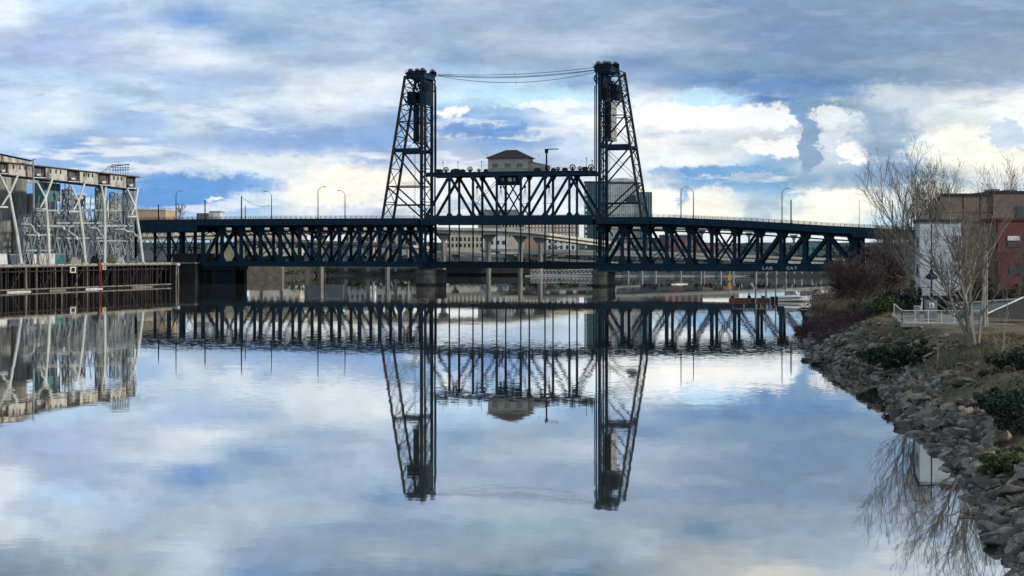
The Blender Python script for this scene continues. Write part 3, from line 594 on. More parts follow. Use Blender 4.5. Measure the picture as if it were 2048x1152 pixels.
right_side = dict(top=133, levels=(406, 365, 293, 231, 199, 146), thick=(.35, .4, 1.5, .4, .35, .5), diag=(365, 293, 231, 180, 140), head=(1187, 1224),
    sheaves=((1197, 157, .2, 1.75), (1213, 160, TW, 1.75), (1224, 168, 6, 1.2)), pulleys=((1197, 128, .5, 1.0), (1210, 127, TW, 1.0), (1218, 128, .5, 1.0), (1231, 128, TW, .9)), cabin=(1218, 1233, 168, 199), box=(1198, 1205, 146, 198), rope=1189.2, walk=362)
tower('left steel lift tower, its sloping back legs on the left side', 843, 849.5, 763, (812, 141), -1, 0, left_side)
rt_ = tower('right steel lift tower, its sloping back legs on the right side', 1199, 1192.5, 1285, (1234, 128), 1, 0, right_side)
# roofed machinery drum low on the right tower
mb = MB(); pts = []; a, c = S(1251, 3), S(1273, 3)
z0, z1 = Zp(1265, 406, 3), Zp(1265, 388, 3)
prof = [(a, z0 + .6), (a + .3, z0), (c - .6, z0), (c, z0 + 1.0), (c - .2, z1 - .6), (a + (c-a)*.55, z1), (a + (c-a)*.3, z1 - .7)]
mb.prism([B(s, 2.5, z) for s, z in prof], NN * 3); mb.build('winch_house', SHED, rt_)

CWM = mat('counterweight_concrete', (.40,.38,.35), (.22,.215,.21), .9, .5, (1,1,.2))
for nm, p0, p1, y0, y1, lab in (('counterweight', 826, 838, 209, 284, 'tall counterweight slab hanging inside the left lift tower'), ('counterweight', 1208, 1222, 202, 277, 'tall grey counterweight slab with pale sunlit side, hanging inside the right lift tower')):
    a, c = S(p0, .9), S(p1, .9); z0, z1 = Zp(p0, y1, .9), Zp(p0, y0, .9)
    mb = MB(); bbox(mb, a, c, 1.2, TW - 1.2, z0, z1); bbox(mb, a - .15, c + .15, 1.05, TW - 1.05, z0 - .5, z0); bbox(mb, a + .5, c - .5, 1.8, TW - 1.8, z1, z1 + .5)
    o = mb.build(nm, CWM, None, org=B((a+c)/2, 6, z0)); tag(o, lab, 'counterweight', 'counterweights in the lift towers')
    mb = MB(); ORG[o] = B((a+c)/2, 6, z0)
    bbox(mb, a + .1, c - .1, 1.08, 1.19, z0 + .1, z1 - .1); mb.build('shaded_face', STEEL_D, o)  # dark sheet over the near face, its shade put into the colour
    mb = MB()
    for t in (2.2, 4, 6, 8, 9.8):
        for d in (-.3, .3): mb.tube(B((a+c)/2 + d, t, z1 + .5), B((a+c)/2 + d, t, z1 + 8), .09, n=5)
    mb.build('suspension_rope', STEEL_D, o)

# overhead cables between the towers
for i, (p0, y0, p1, y1, ym, t, lab) in enumerate(((874, 148, 1190, 134.5, 148.5, 0, 'topmost thin cable slung between the two tower heads'), (875, 150, 1190, 139.5, 153, 4, 'second cable from the top between the tower heads, nearly straight'), (875, 151, 1191, 140.5, 155, 8, 'third cable from the top between the tower heads'), (877, 152, 1191, 144, 165, 12, 'lowest, most sagging cable between the two tower heads'))):
    A = B(S(p0,t), t, Zp(p0,y0,t)); C = B(S(p1,t), t, Zp(p1,y1,t)); m0 = (A.z + C.z) / 2; zm = Zp(1030, ym, t); mb = MB(); pts = []
    for k in range(25):
        f = k / 24; p = A.lerp(C, f); p.z += (zm - m0) * 4 * f * (1 - f); pts.append(p)
    mb.path(pts, [.09] * 25, 5)
    if i == 0 or i == 3: mb.beam(pts[12] - Vector((0,0,.6)), pts[12] + Vector((0,0,.6)), .12, .12)
    o = mb.build('cable', STEEL_D, None, org=A); tag(o, lab, 'cable', 'cables between the tower heads')

# piers
def pier(label, p0, p1, t0, t1, ztop, m, capm=None):
    a, c = S(p0), S(p1); root = thing('bridge_pier', label, 'pier', B((a+c)/2, (t0+t1)/2, 0), 'bridge piers standing in the river')
    mb = MB(); n = 10; prof = []
    tc_ = [t0, t1]; r = (c - a) / 2; cs = (a + c) / 2
    for k in range(n + 1): an = math.pi + math.pi * k / n; prof.append((cs + r * math.cos(an), t0 + r * .55 + r * .55 * math.sin(an)))
    for k in range(n + 1): an = math.pi * k / n; prof.append((cs + r * math.cos(an), t1 - r * .55 + r * .55 * math.sin(an)))
    mb.prism([B(s, t, -4) for s, t in prof], (0, 0, 4 + ztop - 1.2)); sh = mb.build('shaft', m, root)
    mb = MB(); mb.prism([B(cs + (s - cs) * 1.05, t + (.25 if t > (t0+t1)/2 else -.25), ztop - 1.2) for s, t in prof], (0, 0, 1.2)); mb.build('cap', capm or m, root)
    mb = MB(); mb.prism([B(cs + (s - cs) * 1.01, t + (.05 if t > (t0+t1)/2 else -.05), -1) for s, t in prof], (0, 0, 1.75)); mb.build('waterline_band', DARK, root)
    return root
PIER = mat('stained_pier_stone', (.17,.15,.13), (.075,.068,.062), .95, .5, (1,1,.4), bump=.5, fine=.3)
pier('stone grey river pier under the left lift tower', 833, 872, -2.5, 14.5, 5.5, PIER)
pier('stone grey river pier under the right lift tower', 1186, 1216, -2.5, 14.5, 5.2, PIER)
a0 = S(412); root = thing('bridge_pier', 'dark two legged steel pier under the far left end of the trusses', 'pier', B(a0+4, 6, 0), 'bridge piers standing in the river')
mb = MB(); bbox(mb, a0 - 1.4, S(468), -1.0, 13, 5.3, 6.6); mb.build('cap', STEEL_D, root)
for t in (-.2, 10.2):
    for s in (a0 - 1.2, S(430)):
        mb = MB(); w_ = S(466) - S(430) if s > a0 else 1.6; bbox(mb, s, s + w_, t, t + 2.4, -3, 5.3); mb.build('leg', STEEL_D, root)

# approaches
def approach(name, label, s0, s1, depth, cols, zb):
    root = thing(name, label, 'viaduct', B((s0+s1)/2, 6, 0), 'approach viaducts of the bridge'); deck_parts(root, s0, s1, depth)
    mb = MB()
    for t in (0, 4, 8, 12):
        n = 10
        for k in range(n):
            a = s0 + (s1-s0)*k/n; c = s0 + (s1-s0)*(k+1)/n; mb.hexa([B(a,t-.3,deck_z(a)-depth),B(c,t-.3,deck_z(c)-depth),B(c,t+.3,deck_z(c)-depth),B(a,t+.3,deck_z(a)-depth),B(a,t-.3,deck_z(a)-.55),B(c,t-.3,deck_z(c)-.55),B(c,t+.3,deck_z(c)-.55),B(a,t+.3,deck_z(a)-.55)])
    mb.build('stringer', STEEL_D, root)
    for s, w_ in cols:
        for t in (0, 12):
            mb = MB(); bbox(mb, s - w_/2, s + w_/2, t - .6, t + .6, zb, deck_z(s) - depth); mb.build('column', STEEL, root)
    return root
left_approach = approach('approach_viaduct', 'dark plate girder approach deck left of the truss spans', S(130), SL0 - .6, 4.6, [(S(338), 1.2), (S(362), .9), (S(310), .6), (S(240), 1.2), (S(190), 1.2)], 8.0)
approach('approach_viaduct', 'dark sloping approach deck reaching the right bank behind the bare trees', SR1 + .6, S(2040), 3.3, [(S(1712), 1.3), (S(1723), 1.0), (S(1770), 1.3), (S(1840), 1.3)], -2)

mb = MB(); za, zb_ = 8.6, 19.4
for t in (0.0, 12.0):
    for p0, p1 in ((310, 338), (338, 362)):
        a, c = S(p0), S(p1); mb.beam(B(a,t,za), B(c,t,zb_), .35, .3, NN); mb.beam(B(c,t,za), B(a,t,zb_), .35, .3, NN); mb.beam(B(a,t,14), B(c,t,14), .3, .3, NN)
mb.build('bent_bracing', STEEL, left_approach)
# street lamps and poles on the deck
used = [False]
lp = thing('street_lamp', '', 'street lamp', (0,0,0), 'street lamps along the bridge deck')
mb = MB(); mb.tube((0,0,0), (0,0,.5), .3, n=10); mb.build('base', STEEL_D, lp, org=(0,0,0))
mb = MB(); mb.tube((0,0,.4), (0,0,9.6), .2, .13, n=8); mb.build('pole', STEEL_D, lp, org=(0,0,0))
mb = MB(); mb.path([(0,0,9.5), (.35,0,10.3), (1.1,0,10.9), (2.3,0,11.2)], [.1,.09,.08,.07], 6); mb.build('arm', STEEL_D, lp, org=(0,0,0))
mb = MB(); mb.tube((2.1,0,11.12), (3.0,0,11.2), .2, .12, n=7); mb.build('lamp_head', GALV, lp, org=(0,0,0))
LAMPS = [(352, 1, -3.4, 'street lamp with arm to the right on the left approach, nearest the grain gallery'), (543, -1, 15.4, 'street lamp with arm to the left over the middle of the left truss span'), (636, 1, -3.4, 'street lamp with arm to the right, left one of the pair before the left tower'),
    (690, -1, 15.4, 'street lamp with arm to the left, closest to the left lift tower'), (1362, 1, -3.4, 'street lamp arm right, left one of the facing pair past the right tower'), (1387, -1, 15.4, 'street lamp arm left, right one of the facing pair past the right tower'), (1564, 1, -3.4, 'tall street lamp with a short raised arm on the downhill right span')]
base_rz = math.atan2(U.y, U.x)
for px, sg, t, lab in LAMPS:
    s = S(px, t); rz = base_rz + (R(35) if sg > 0 else R(180 - 35 + 70)); lpo = place(lp, used, B(s, t, deck_z(s)), lab, rz)
    if px in (636, 1564): lpo.scale = (1, 1, 1.08)
used = [False]
cp = thing('overhead_line_pole', '', 'pole', (0,0,0), 'plain dark poles along the bridge deck')
mb = MB(); mb.tube((0,0,0), (0,0,7.6), .26, .2, n=8); mb.build('shaft', STEEL_D, cp, org=(0,0,0))
mb = MB(); mb.tube((0,0,0), (0,0,.35), .4, n=8); mb.build('base', STEEL_D, cp, org=(0,0,0))
for px, yt, t, sc, lab in ((317, 409, 6, 1, 'short plain dark pole in front of the tan building on the left'), (410, 399, 6, 1, 'plain dark pole on the bridge deck above the left end pier'), (483, 392, -3.2, 1, 'tallest plain dark pole on the left span, with a wire to its right'), (490.5, 411, 15, .7, 'short thin pole just right of the tallest plain pole'), (1582, 399, 12, 1, 'plain dark pole right of the tall lamp on the sloping right span'), (1718.5, 400, 6, .35, 'thin mast on the sloping right approach deck'), (1785, 401, 10, .8, 'dark pole in front of the bare trees at the right end of the deck')):
    s = S(px, t); z = deck_z(s); o = place(cp, used, B(s, t, z), lab); h = Zp(px, yt, t) - z; o.scale = (sc, sc, h / 7.6)
A = B(S(484,-3.2),-3.2,Zp(484,394,-3.2)); C = B(S(540,3),3,Zp(540,410.5,3)); mb = MB(); mb.path([A.lerp(C,k/8) + Vector((0,0,-1.6*4*(k/8)*(1-k/8))) for k in range(9)], [.06]*9, 4)
tag(mb.build('overhead_wire', STEEL_D, None, org=A), 'thin wire sloping right from the tallest plain pole on the left span', 'wire')

# ------------------------------------------------------------------ far bank, roads and buildings beyond the bridge
def groundmat(name, cols, sc=.05, rough=.95):
    m = mat(name, cols[0], cols[1], rough, sc, fine=.3, bump=.3, bscale=.6); return m
BANK_F = groundmat('far_bank_earth', ((.075,.072,.068), (.032,.033,.034)), .12)
HILL = groundmat('far_hills', ((.055,.075,.075), (.035,.05,.052)), .01)
shore = [(-420,560),(-230,600),(-170,640),(-146,676),(-128,690),(-124,711),(-100,714),(-97,770),(-90,791),(-46,793),(38,790),(62,768),(147,758),(190,700),(260,690),(420,640)]
mb = MB(); rows = [(0,-1.5),(2.5,.7),(7,2.4),(16,3.6),(60,4.5),(220,6),(700,8),(2500,9),(9000,9)]
for d, z in rows:
    for x, y in shore: mb.v.append((x * (1 + max(0, d - 60) / 900), y + d, z + (mnoise.noise((x*.05, d*.1, 1)) * .5 if 1 < d < 100 else 0)))
n = len(shore)
for i in range(len(rows) - 1):
    for k in range(n - 1): mb.f.append((i*n+k, i*n+k+1, (i+1)*n+k+1, (i+1)*n+k))
tag(mb.build('far_bank_ground', BANK_F, smooth=True), kind='structure', label='earth bank and ground beyond the bridge')
mb = MB(); pv = []
for k in range(121):
    x = -1500 + 25 * k; h = 21 + 7 * mnoise.noise((x*.004, 0, 3)) + 3 * mnoise.noise((x*.03, 1, 3)) + 2 * mnoise.noise((x*.11, 1, 3)); mb.v += [(x, 2300, 5), (x, 2350, h), (x, 2900, h * .9), (x, 3000, 5)]
for k in range(120):
    for q in range(3): mb.f.append((4*k+q, 4*k+4+q, 4*k+5+q, 4*k+1+q))
tag(mb.build('hills', HILL), kind='structure', label='low wooded hills on the horizon')

def viaduct(name, label, pts, width, depth, m, cols, colw=2.2, ctop=2.0, cap=True, group='freeway ramps beyond the bridge', zb=-2, colm=None):
    P = [at(*p) for p in pts]; root = thing(name, label, 'viaduct', (P[0].x, P[0].y, 0), group)
    # resample
    Q = []
    for a, c in zip(P, P[1:]):
        k = max(2, int((c - a).length / 12)); Q += [a.lerp(c, i / k) for i in range(k)]
    Q.append(P[-1])
    g = MB(); rd = MB(); br = [MB(), MB()]
    fl = []
    for i, p in enumerate(Q):
        d = (Q[min(i+1, len(Q)-1)] - Q[max(i-1, 0)]); d.z = 0; d.normalize(); fl.append(Vector((-d.y, d.x, 0)))
    def strip(mb, o0, o1, z0, z1):
        for i in range(len(Q) - 1):
            a, c = Q[i], Q[i+1]; na, nc = fl[i], fl[i+1]; V0, V1 = Vector((0,0,z0)), Vector((0,0,z1))
            mb.hexa([a+na*o0+V0, c+nc*o0+V0, c+nc*o1+V0, a+na*o1+V0, a+na*o0+V1, c+nc*o0+V1, c+nc*o1+V1, a+na*o1+V1])
    strip(g, 1.2, width - 1.2, -depth, -1.15); strip(rd, 0, width, -1.15, -.9)
    strip(br[0], -.3, 0, -1.3, 0); strip(br[1], width, width + .3, -1.3, 0)
    g.build('girder', m, root); rd.build('road_deck', ASPH, root)
    for x in br: x.build('barrier', CONC_L, root)
    for cpx in cols:
        best = min(range(len(Q)), key=lambda i: abs(Q[i].x / Q[i].y * F + 1024 - cpx)); p = Q[best]; nrm = fl[best]
        x = p.y * (cpx - 1024) / F; zt_ = p.z - depth; y = p.y + width / 2
        mb = MB(); r = colw / 2
        mb.prism([(x + (r + (r*.3 if abs(math.sin(2*q)) > .5 else 0)) * math.cos(q), y + r * 1.3 * math.sin(q), zb) for q in [k * math.pi / 4 + .01 for k in range(8)]], (0, 0, zt_ - ctop - zb)); mb.build('column', colm or m, root)
        if cap:
            mb = MB(); y0, y1 = y - 1.3, y + 1.3
            mb.hexa([(x-r*1.1,y0,zt_-ctop-1.5),(x+r*1.1,y0,zt_-ctop-1.5),(x+r*1.1,y1,zt_-ctop-1.5),(x-r*1.1,y1,zt_-ctop-1.5),(x-r*3.1,y0,zt_-.6),(x+r*3.1,y0,zt_-.6),(x+r*3.1,y1,zt_-.6),(x-r*3.1,y1,zt_-.6)])
            mb.box(x - r*3.1, x + r*3.1, y0, y1, zt_ - .6, zt_ - .01); mb.build('pier_cap', colm or m, root)
    return root
viaduct('freeway_ramp', 'tall cream freeway ramp on pale columns standing in the river behind the lift span', [(240,470,745),(365,466,750),(480,463.5,760),(640,458,772),(760,455,775),(870,454.5,775),(1000,457,775),(1060,461,775),(1100,466,776),(1150,473,785),(1230,484,810)], 10, 2.9, CONC_L, (640, 773, 886, 977, 1041, 1081), 2.3, colm=CONC)
viaduct('freeway_ramp', 'low grey freeway with two pale barriers behind the right truss span', [(960,497.5,870),(1100,499,850),(1235,501,840),(1330,503.5,835),(1440,508,830),(1560,512.5,825),(1700,518,820)], 9, 2.0, CONC_G, range(1000, 1690, 55), 1.6, 1.2, zb=2)
viaduct('freeway_ramp', 'lower freeway lane in front of the grey freeway, running down to the right', [(1000,503,800),(1120,504.5,800),(1235,506.5,795),(1330,510,790),(1440,515,785),(1560,521,780),(1700,527,778)], 9, 1.7, CONC_G, range(1020, 1690, 60), 1.4, 1.0, zb=2)
viaduct('freeway_ramp', 'curving grey slip road sloping down to the right under the lift span', [(870,501,840),(940,506,822),(1040,513,806),(1185,521,796),(1280,527,792)], 7, 1.6, CONC_G, (910, 965, 1030, 1100, 1165), 1.3, 1.0, zb=2)
viaduct('freeway_ramp', 'pale lower ramp behind the left truss span', [(470,476,800),(560,478,795),(640,481,790),(720,484,790),(800,488,790),(860,493,800)], 8, 2.4, CONC_L, (520, 560, 610, 690, 735, 790), 1.6, 1.4, zb=2, colm=CONC_G)
viaduct('freeway_ramp', 'pale high roadway at the back behind the left truss span', [(330,459,900),(520,455,900),(700,452,900),(860,449,905)], 9, 2.6, CONC_L, (420, 500, 585, 660, 745, 815), 1.8, 1.4, zb=2, colm=CONC_G)
viaduct('freeway_ramp', 'thin pale roadway high behind the right truss span', [(1200,452.5,980),(1330,453,980),(1440,455,975),(1560,460,965),(1660,466,955),(1780,474,945)], 8, 2.0, CONC_L, (1290, 1405, 1500, 1590, 1660), 1.3, 1.2, zb=2, colm=CONC_G)

def building(name, label, px0, px1, ytop, ybot, y, depth, m, rows=0, cols=0, wm=None, roofm=None, group=None, wy=(.2,.8), wx=.55, roof_over=.3, zb=None, extra=None):
    A = at(px0, ytop, y); C = at(px1, ytop, y); z0 = at(px0, ybot, y).z if zb is None else zb; x0, x1, z1 = A.x, C.x, A.z
    root = thing(name, label, 'building', ((x0+x1)/2, y + depth/2, z0), group)
    mb = MB(); mb.box(x0, x1, y, y + depth, z0, z1); mb.build('wall', m, root)
    if roofm: mb = MB(); mb.box(x0 - roof_over, x1 + roof_over, y - roof_over, y + depth + roof_over, z1 + .003, z1 + .8); mb.build('roof', roofm, root)
    zt0, zt1 = z0 + (z1-z0)*wy[0], z0 + (z1-z0)*wy[1]
    for r in range(rows):
        for c in range(cols):
            cw = (x1-x0)/cols; rh = (zt1-zt0)/rows; mb = MB(); cx = x0 + cw*(c+.5); cz = zt0 + rh*(r+.5)
            mb.box(cx - cw*wx/2, cx + cw*wx/2, y - .08, y - .004, cz - rh*.32, cz + rh*.32); mb.build('window', wm or GLASS_D, root)
    return root
CREAM = mat('cream_render', (.58,.53,.41), (.50,.46,.37), .85, .05)
PINKB = mat('pink_brick', (.34,.24,.21), (.26,.19,.17), .9, .08); BRICK = mat('plum_brick', (.17,.10,.115), (.12,.08,.09), .9, .08)
TANB = mat('tan_wall', (.50,.37,.24), (.46,.34,.23), .85, .03); GREYB = mat('grey_wall', (.22,.23,.24), (.16,.17,.18), .85, .06)
building('warehouse', 'plain tan flat roofed building beyond the left approach deck', 255, 331, 420.5, 472, 850, 30, TANB, 0, 0, roofm=CONC_L)
building('low_building', 'dark grey flat building just above the left approach railing', 393, 418, 426, 480, 900, 15, GREYB, 1, 4, wy=(.86,.97))
building('low_building', 'small white flat building beside the dark grey one over the railing', 419, 440, 424.5, 480, 940, 15, WHITE, 0, 0, roofm=CONC_G)
building('apartment_block', 'cream two storey building with dark windows seen under the cream ramp', 893, 967, 469, 512, 950, 25, CREAM, 2, 9, wy=(.35,.93), wx=.5, roofm=CREAM)
building('apartment_block', 'white low building with a row of dark windows left of the first glass tower', 1094, 1152, 473, 512, 900, 25, WHITE, 2, 5, wy=(.3,.9), wx=.4, roofm=CONC_G)
building('apartment_block', 'long pink and grey apartment block high behind the lift span', 1050, 1158, 444, 512, 1050, 30, PINKB, 3, 16, WHITE, wy=(.55,.97), wx=.5, roofm=CONC_G)
building('apartment_block', 'pale apartment block left of the pink one behind the lift span', 1004, 1049, 445, 512, 1040, 30, CONC_L, 3, 7, wy=(.55,.97), roofm=CONC_G)
building('low_building', 'small white building between two ramp columns', 978, 1013, 471, 512, 920, 20, WHITE, 1, 3, wy=(.5,.8), roofm=CONC_G)
building('warehouse', 'broad dark grey flat building far behind the middle of the lift span', 956, 1036, 421, 512, 1250, 30, GREYB, 0, 0, roofm=CONC_G)
building('warehouse', 'plum brick warehouse with dark roof behind the right truss span', 1328, 1404, 472, 512, 930, 30, BRICK, 1, 6, PINKB, wy=(.2,.9), wx=.4, roofm=GREYB)
building('warehouse', 'long grey shed with dark roof left of the plum warehouse', 1240, 1327, 478, 512, 960, 30, GREYB, 1, 5, CONC_L, wy=(.4,.8), roofm=STEEL_D)
building('warehouse', 'dull red low building right of the plum warehouse', 1405, 1478, 490, 512, 940, 30, PINKB, 1, 6, wy=(.3,.8), roofm=GREYB)
building('warehouse', 'small teal shed far behind the right end of the trusses', 1612, 1642, 484, 512, 900, 20, TEAL, 1, 3, wy=(.3,.7), roofm=GALV)
building('warehouse', 'pale low building behind the left half of the left truss span', 500, 600, 470, 512, 880, 30, CONC_L, 1, 8, wy=(.3,.8), roofm=GREYB)
building('warehouse', 'white low building behind the right half of the left truss span', 690, 740, 466, 512, 920, 30, WHITE, 2, 5, wy=(.3,.9), roofm=GREYB)
building('warehouse', 'grey concrete building just left of the left lift tower under the deck', 752, 835, 470, 512, 930, 30, CONC_G, 1, 6, wy=(.3,.8), roofm=GREYB)
building('warehouse', 'dark blue shed low on the far bank behind the left truss span', 610, 686, 495, 528, 830, 20, SHED, 0, 0, roofm=GREYB)
building('warehouse', 'long low grey quay building on the far bank under the lift span', 900, 1060, 534, 546, 800, 10, GREYB, 1, 12, wy=(.3,.8), roofm=STEEL_D)
# the two glass towers
CURT = mat('teal_curtain_wall', (.06,.17,.19), (.04,.115,.135), .25, .06, spec=.5, fine=.2); CURT2 = mat('grey_curtain_wall', (.66,.66,.62), (.52,.53,.51), .3, .06, spec=.5)
r1 = building('glass_tower', 'teal glass tower just left of the right lift tower', 1170, 1212, 365, 512, 1000, 14, CURT, roofm=STEEL_D)
mb = MB(); xa, xb = at(1170,0,1000).x, at(1212,0,1000).x; zt1 = at(0,365,1000).z; k = xa
while k <= xb + .01: mb.box(k-.12, k+.12, 999.75, 999.99, 8, zt1); k += (xb-xa)/9
mb.build('mullion', STEEL_R, r1); mb = MB(); z = 11
while z < zt1: mb.box(xa, xb, 999.8, 999.97, z, z + .5); z += 3.3
mb.build('floor_band', SHED, r1)
mb = MB(); z = 10
while z < zt1 - 2: mb.box(xa + .1, xa + 1.2, 999.6, 999.7, z, z + 1.5); z += 3.3
mb.build('balcony', WHITE, r1)
xa, xb = at(1213,0,1060).x, at(1304,0,1060).x; zt1 = at(0,356,1060).z; zt2 = at(0,384,1060).z; ym = 1060
r2 = thing('glass_tower', 'grey glass tower with curved roof behind the right lift tower', 'building', ((xa+xb)/2, ym + 10, 8))
xm = xa + (xb-xa)*.72; mb = MB(); n = 14
poly = [(xa, ym, 8)] + [(xm, ym, 8)] + [(xm, ym, zt1 - 4)] + [(xm + (xa-xm)*k/n, ym, zt1 - 4 * (1 - math.sin(math.pi*(.15 + .7*k/n)))) for k in range(1, n+1)]
mb.prism(poly, (0, 18, 0)); mb.build('wall', CURT2, r2); mb = MB(); mb.box(xm + .01, xb, ym - 1, ym + 16, 8, zt2); mb.build('side_block', CURT, r2)
mb = MB()
for k in range(16): x = xa + (xm-xa)*k/15; mb.box(x-.12, x+.12, ym-.2, ym-.01, 8, zt1-4.2)
mb.build('mullion', GREYB, r2); mb = MB()
for k in range(7): x = xm + .3 + (xb-xm-.6)*k/6; mb.box(x-.18, x+.18, ym-1.3, ym-1.01, 8, zt2)
mb.build('mullion', GALV, r2); mb = MB(); z = 12
while z < zt1 - 6: mb.box(xa, xm, ym-.1, ym-.005, z, z+.3); z += 7.2
mb.build('floor_band', GREYB, r2)

# bank details beneath the left span
ABUT = mat('dark_stone_abutment', (.034,.031,.036), (.016,.015,.018), .95, .5, bump=.6, bscale=1.0, fine=.3)
sa, sb = S(262), S(398); ro = thing('bridge_abutment', 'dark stone bridge abutment right of the wharf end', 'abutment', B((sa+sb)/2, 6, 0))
mb = MB(); bbox(mb, sa, sb, -3.2, 16, -2, 8.2); mb.build('base_wall', ABUT, ro); mb = MB(); bbox(mb, S(352), sb - .6, -2.6, 15, 8.2, 11.6); mb.build('upper_wall', ABUT, ro); mb = MB(); bbox(mb, sa - .2, sb + .2, -3.45, 16.2, 7.7, 8.25); mb.build('coping', CONC, ro)
OLIVE = mat('mossy_concrete_slope', (.20,.195,.13), (.12,.12,.085), .95, .2, (1,1,.5), bump=.3)
A = at(414, 487, 720); C = at(470, 524, 705); o = MB().hexa([(A.x,704,3),(C.x,704,3),(C.x,730,3),(A.x,730,3),(A.x,722,15.2),(C.x,722,15.0),(C.x,730,15.0),(A.x,730,15.2)]).build('retaining_slope', OLIVE, None, org=(A.x,715,3)); tag(o, 'mossy olive concrete slope behind the left end of the trusses', 'retaining wall')
A = at(466, 533, 712); C = at(566, 533, 712); o = MB().box(A.x, C.x, 709, 716, -2, 5.2).build('river_wall', mat('tan_river_wall', (.24,.20,.15), (.14,.125,.105), .95, .35, bump=.5, fine=.3), None, org=(A.x,712,0)); tag(o, 'tan weathered river wall under the left truss span', 'wall')
gb = thing('lattice_footbridge', 'pale grey lattice footbridge behind the last gallery support', 'footbridge', (at(300,488,640).x, 640, 0))
p0, p1 = at(240, 486, 640), at(347, 487, 640); h = 4.4
for yo in (0, 3):
    mb = MB(); o_ = Vector((0, yo, 0)); mb.beam(p0+o_, p1+o_, .35, .35); mb.beam(p0+o_+Vector((0,0,h)), p1+o_+Vector((0,0,h)), .35, .35); k = 9
    for i in range(k):
        a = p0.lerp(p1, i/k)+o_; c = p0.lerp(p1, (i+1)/k)+o_; m_ = (a+c)/2 + Vector((0,0,h)); mb.beam(a, m_, .25, .2); mb.beam(m_, c, .25, .2)
    mb.build('truss_side', GALV, gb)
mb = MB(); mb.box(p0.x, p1.x, 640, 643, p0.z - .1, p0.z + .1); mb.build('floor', STEEL_R, gb)
for px in (250, 340): mb = MB(); q = at(px, 488, 641); mb.box(q.x-.4, q.x+.4, 640.5, 642.5, 0, q.z - .12); mb.build('leg', GALV, gb)

# floating walkway at the far bank
fw = thing('floating_walkway', 'long grey floating walkway with railing and mooring piles under the right truss span', 'walkway', (at(1240,552,768).x, 768, 0))
xa, xb = at(1228,0,766).x, at(1662,0,766).x
mb = MB(); mb.box(xa, xb, 764, 769, -.3, .55); mb.build('pontoon_deck', CONC_G, fw); mb = MB()
for h in (1.0, 1.5): mb.beam((xa,764.1,h+.2), (xb,764.1,h+.2), .12, .12)
k = xa
while k < xb: mb.box(k-.06, k+.06, 764.05, 764.2, .55, 1.75); k += 2.5
mb.build('railing', GALV, fw)
for px in (1256, 1284, 1311, 1361, 1401, 1408, 1441, 1466, 1511.5, 1533, 1552, 1571, 1587, 1602, 1622, 1640):
    x = at(px,0,765).x; mb = MB(); mb.tube((x,763.4,-3), (x,763.4,random.Random(px).uniform(3.4,4.4)), .38, n=8); mb.build('pile', GALV, fw)
gw = thing('gangway', 'white trussed gangway at the far bank seen under the lift span', 'gangway', (at(1120,552,770).x, 770, 0))
for pa, pb, z0, z1 in ((1062,1120,1.0,.8), (1122,1186,.9,1.3)):
    a, c = at(pa,0,768), at(pb,0,768); a.z = z0; c.z = z1; mb = MB(); h = Vector((0,0,2.1)); mb.beam(a,c,.2,.2); mb.beam(a+h,c+h,.2,.2); k = 8
    for i in range(k): q0 = a.lerp(c,i/k); q1 = a.lerp(c,(i+1)/k); mb.beam(q0, q1+h, .14,.14); mb.beam(q0,q0+h,.14,.14)
    mb.build('truss_side', WHITE, gw)
mb = MB(); mb.box(at(1050,0,768).x, at(1186,0,768).x, 766, 771, -.3, .5); mb.build('pontoon', CONC_G, gw)
# navigation marker
p = at(1459, 562, 650); p.z = 0; nm = thing('channel_marker', 'yellow channel marker on a pole in the water under the right truss span', 'marker', p)
mb = MB(); mb.tube(p - Vector((0,0,2)), p + Vector((0,0,5.2)), .3, .3, n=8); mb.build('pole', GALV, nm)
mb = MB(); mb.box(p.x-.75, p.x+.75, p.y-.5, p.y-.36, .6, 2.9); mb.build('board', mat('yellow_paint', (.62,.40,.10), (.5,.33,.1), .6, 1), nm)
# cars parked on the far bank
def car_proto(m):
    c = thing('parked_car', '', 'car', (0,0,0), 'cars parked on the far bank')
    mb = MB(); prof = [(-2.2,.35),(2.2,.35),(2.25,.8),(1.3,.95),(-1.9,1.0),(-2.25,.85)]; mb.prism([(x,-.85,z) for x,z in prof], (0,1.7,0)); mb.build('body', m, c, org=(0,0,0))
    mb = MB(); mb.hexa([(-1.8,-.78,.98),(1.1,-.78,.98),(1.1,.78,.98),(-1.8,.78,.98),(-1.3,-.65,1.5),(.5,-.65,1.5),(.5,.65,1.5),(-1.3,.65,1.5)]); mb.build('cabin', GLASS_D, c, org=(0,0,0))
    for x in (-1.35,1.35):
        for y in (-.8,.8): mb = MB(); mb.tube((x,y-.1,.33),(x,y+.1,.33),.33,n=10); mb.build('wheel', DARK, c, org=(0,0,0))
    return c
cp0 = car_proto(WHITE); used = [False]
for px, lab in ((926,'white car parked first from the left under the lift span'), (938,'white car parked second from the left under the lift span'), (949,'white car parked third from the left under the lift span'), (961,'white car parked fourth from the left, beside a ramp column'), (998,'white car parked right of the second ramp column'), (1012,'white car parked last to the right in the row on the far bank')):
    x = at(px,0,798).x; o = place(cp0, used, (x, 798, 4.2), lab, R(8)) 
mb = MB(); mb.hexa([(at(880,0,790).x,792,1),(at(1060,0,790).x,792,1),(at(1060,0,790).x,805,1),(at(880,0,790).x,805,1),(at(880,0,790).x,792,4.19),(at(1060,0,790).x,792,4.19),(at(1060,0,790).x,805,4.19),(at(880,0,790).x,805,4.19)]); tag(mb.build('car_park', ASPH), kind='structure', label='asphalt car park on the far bank')

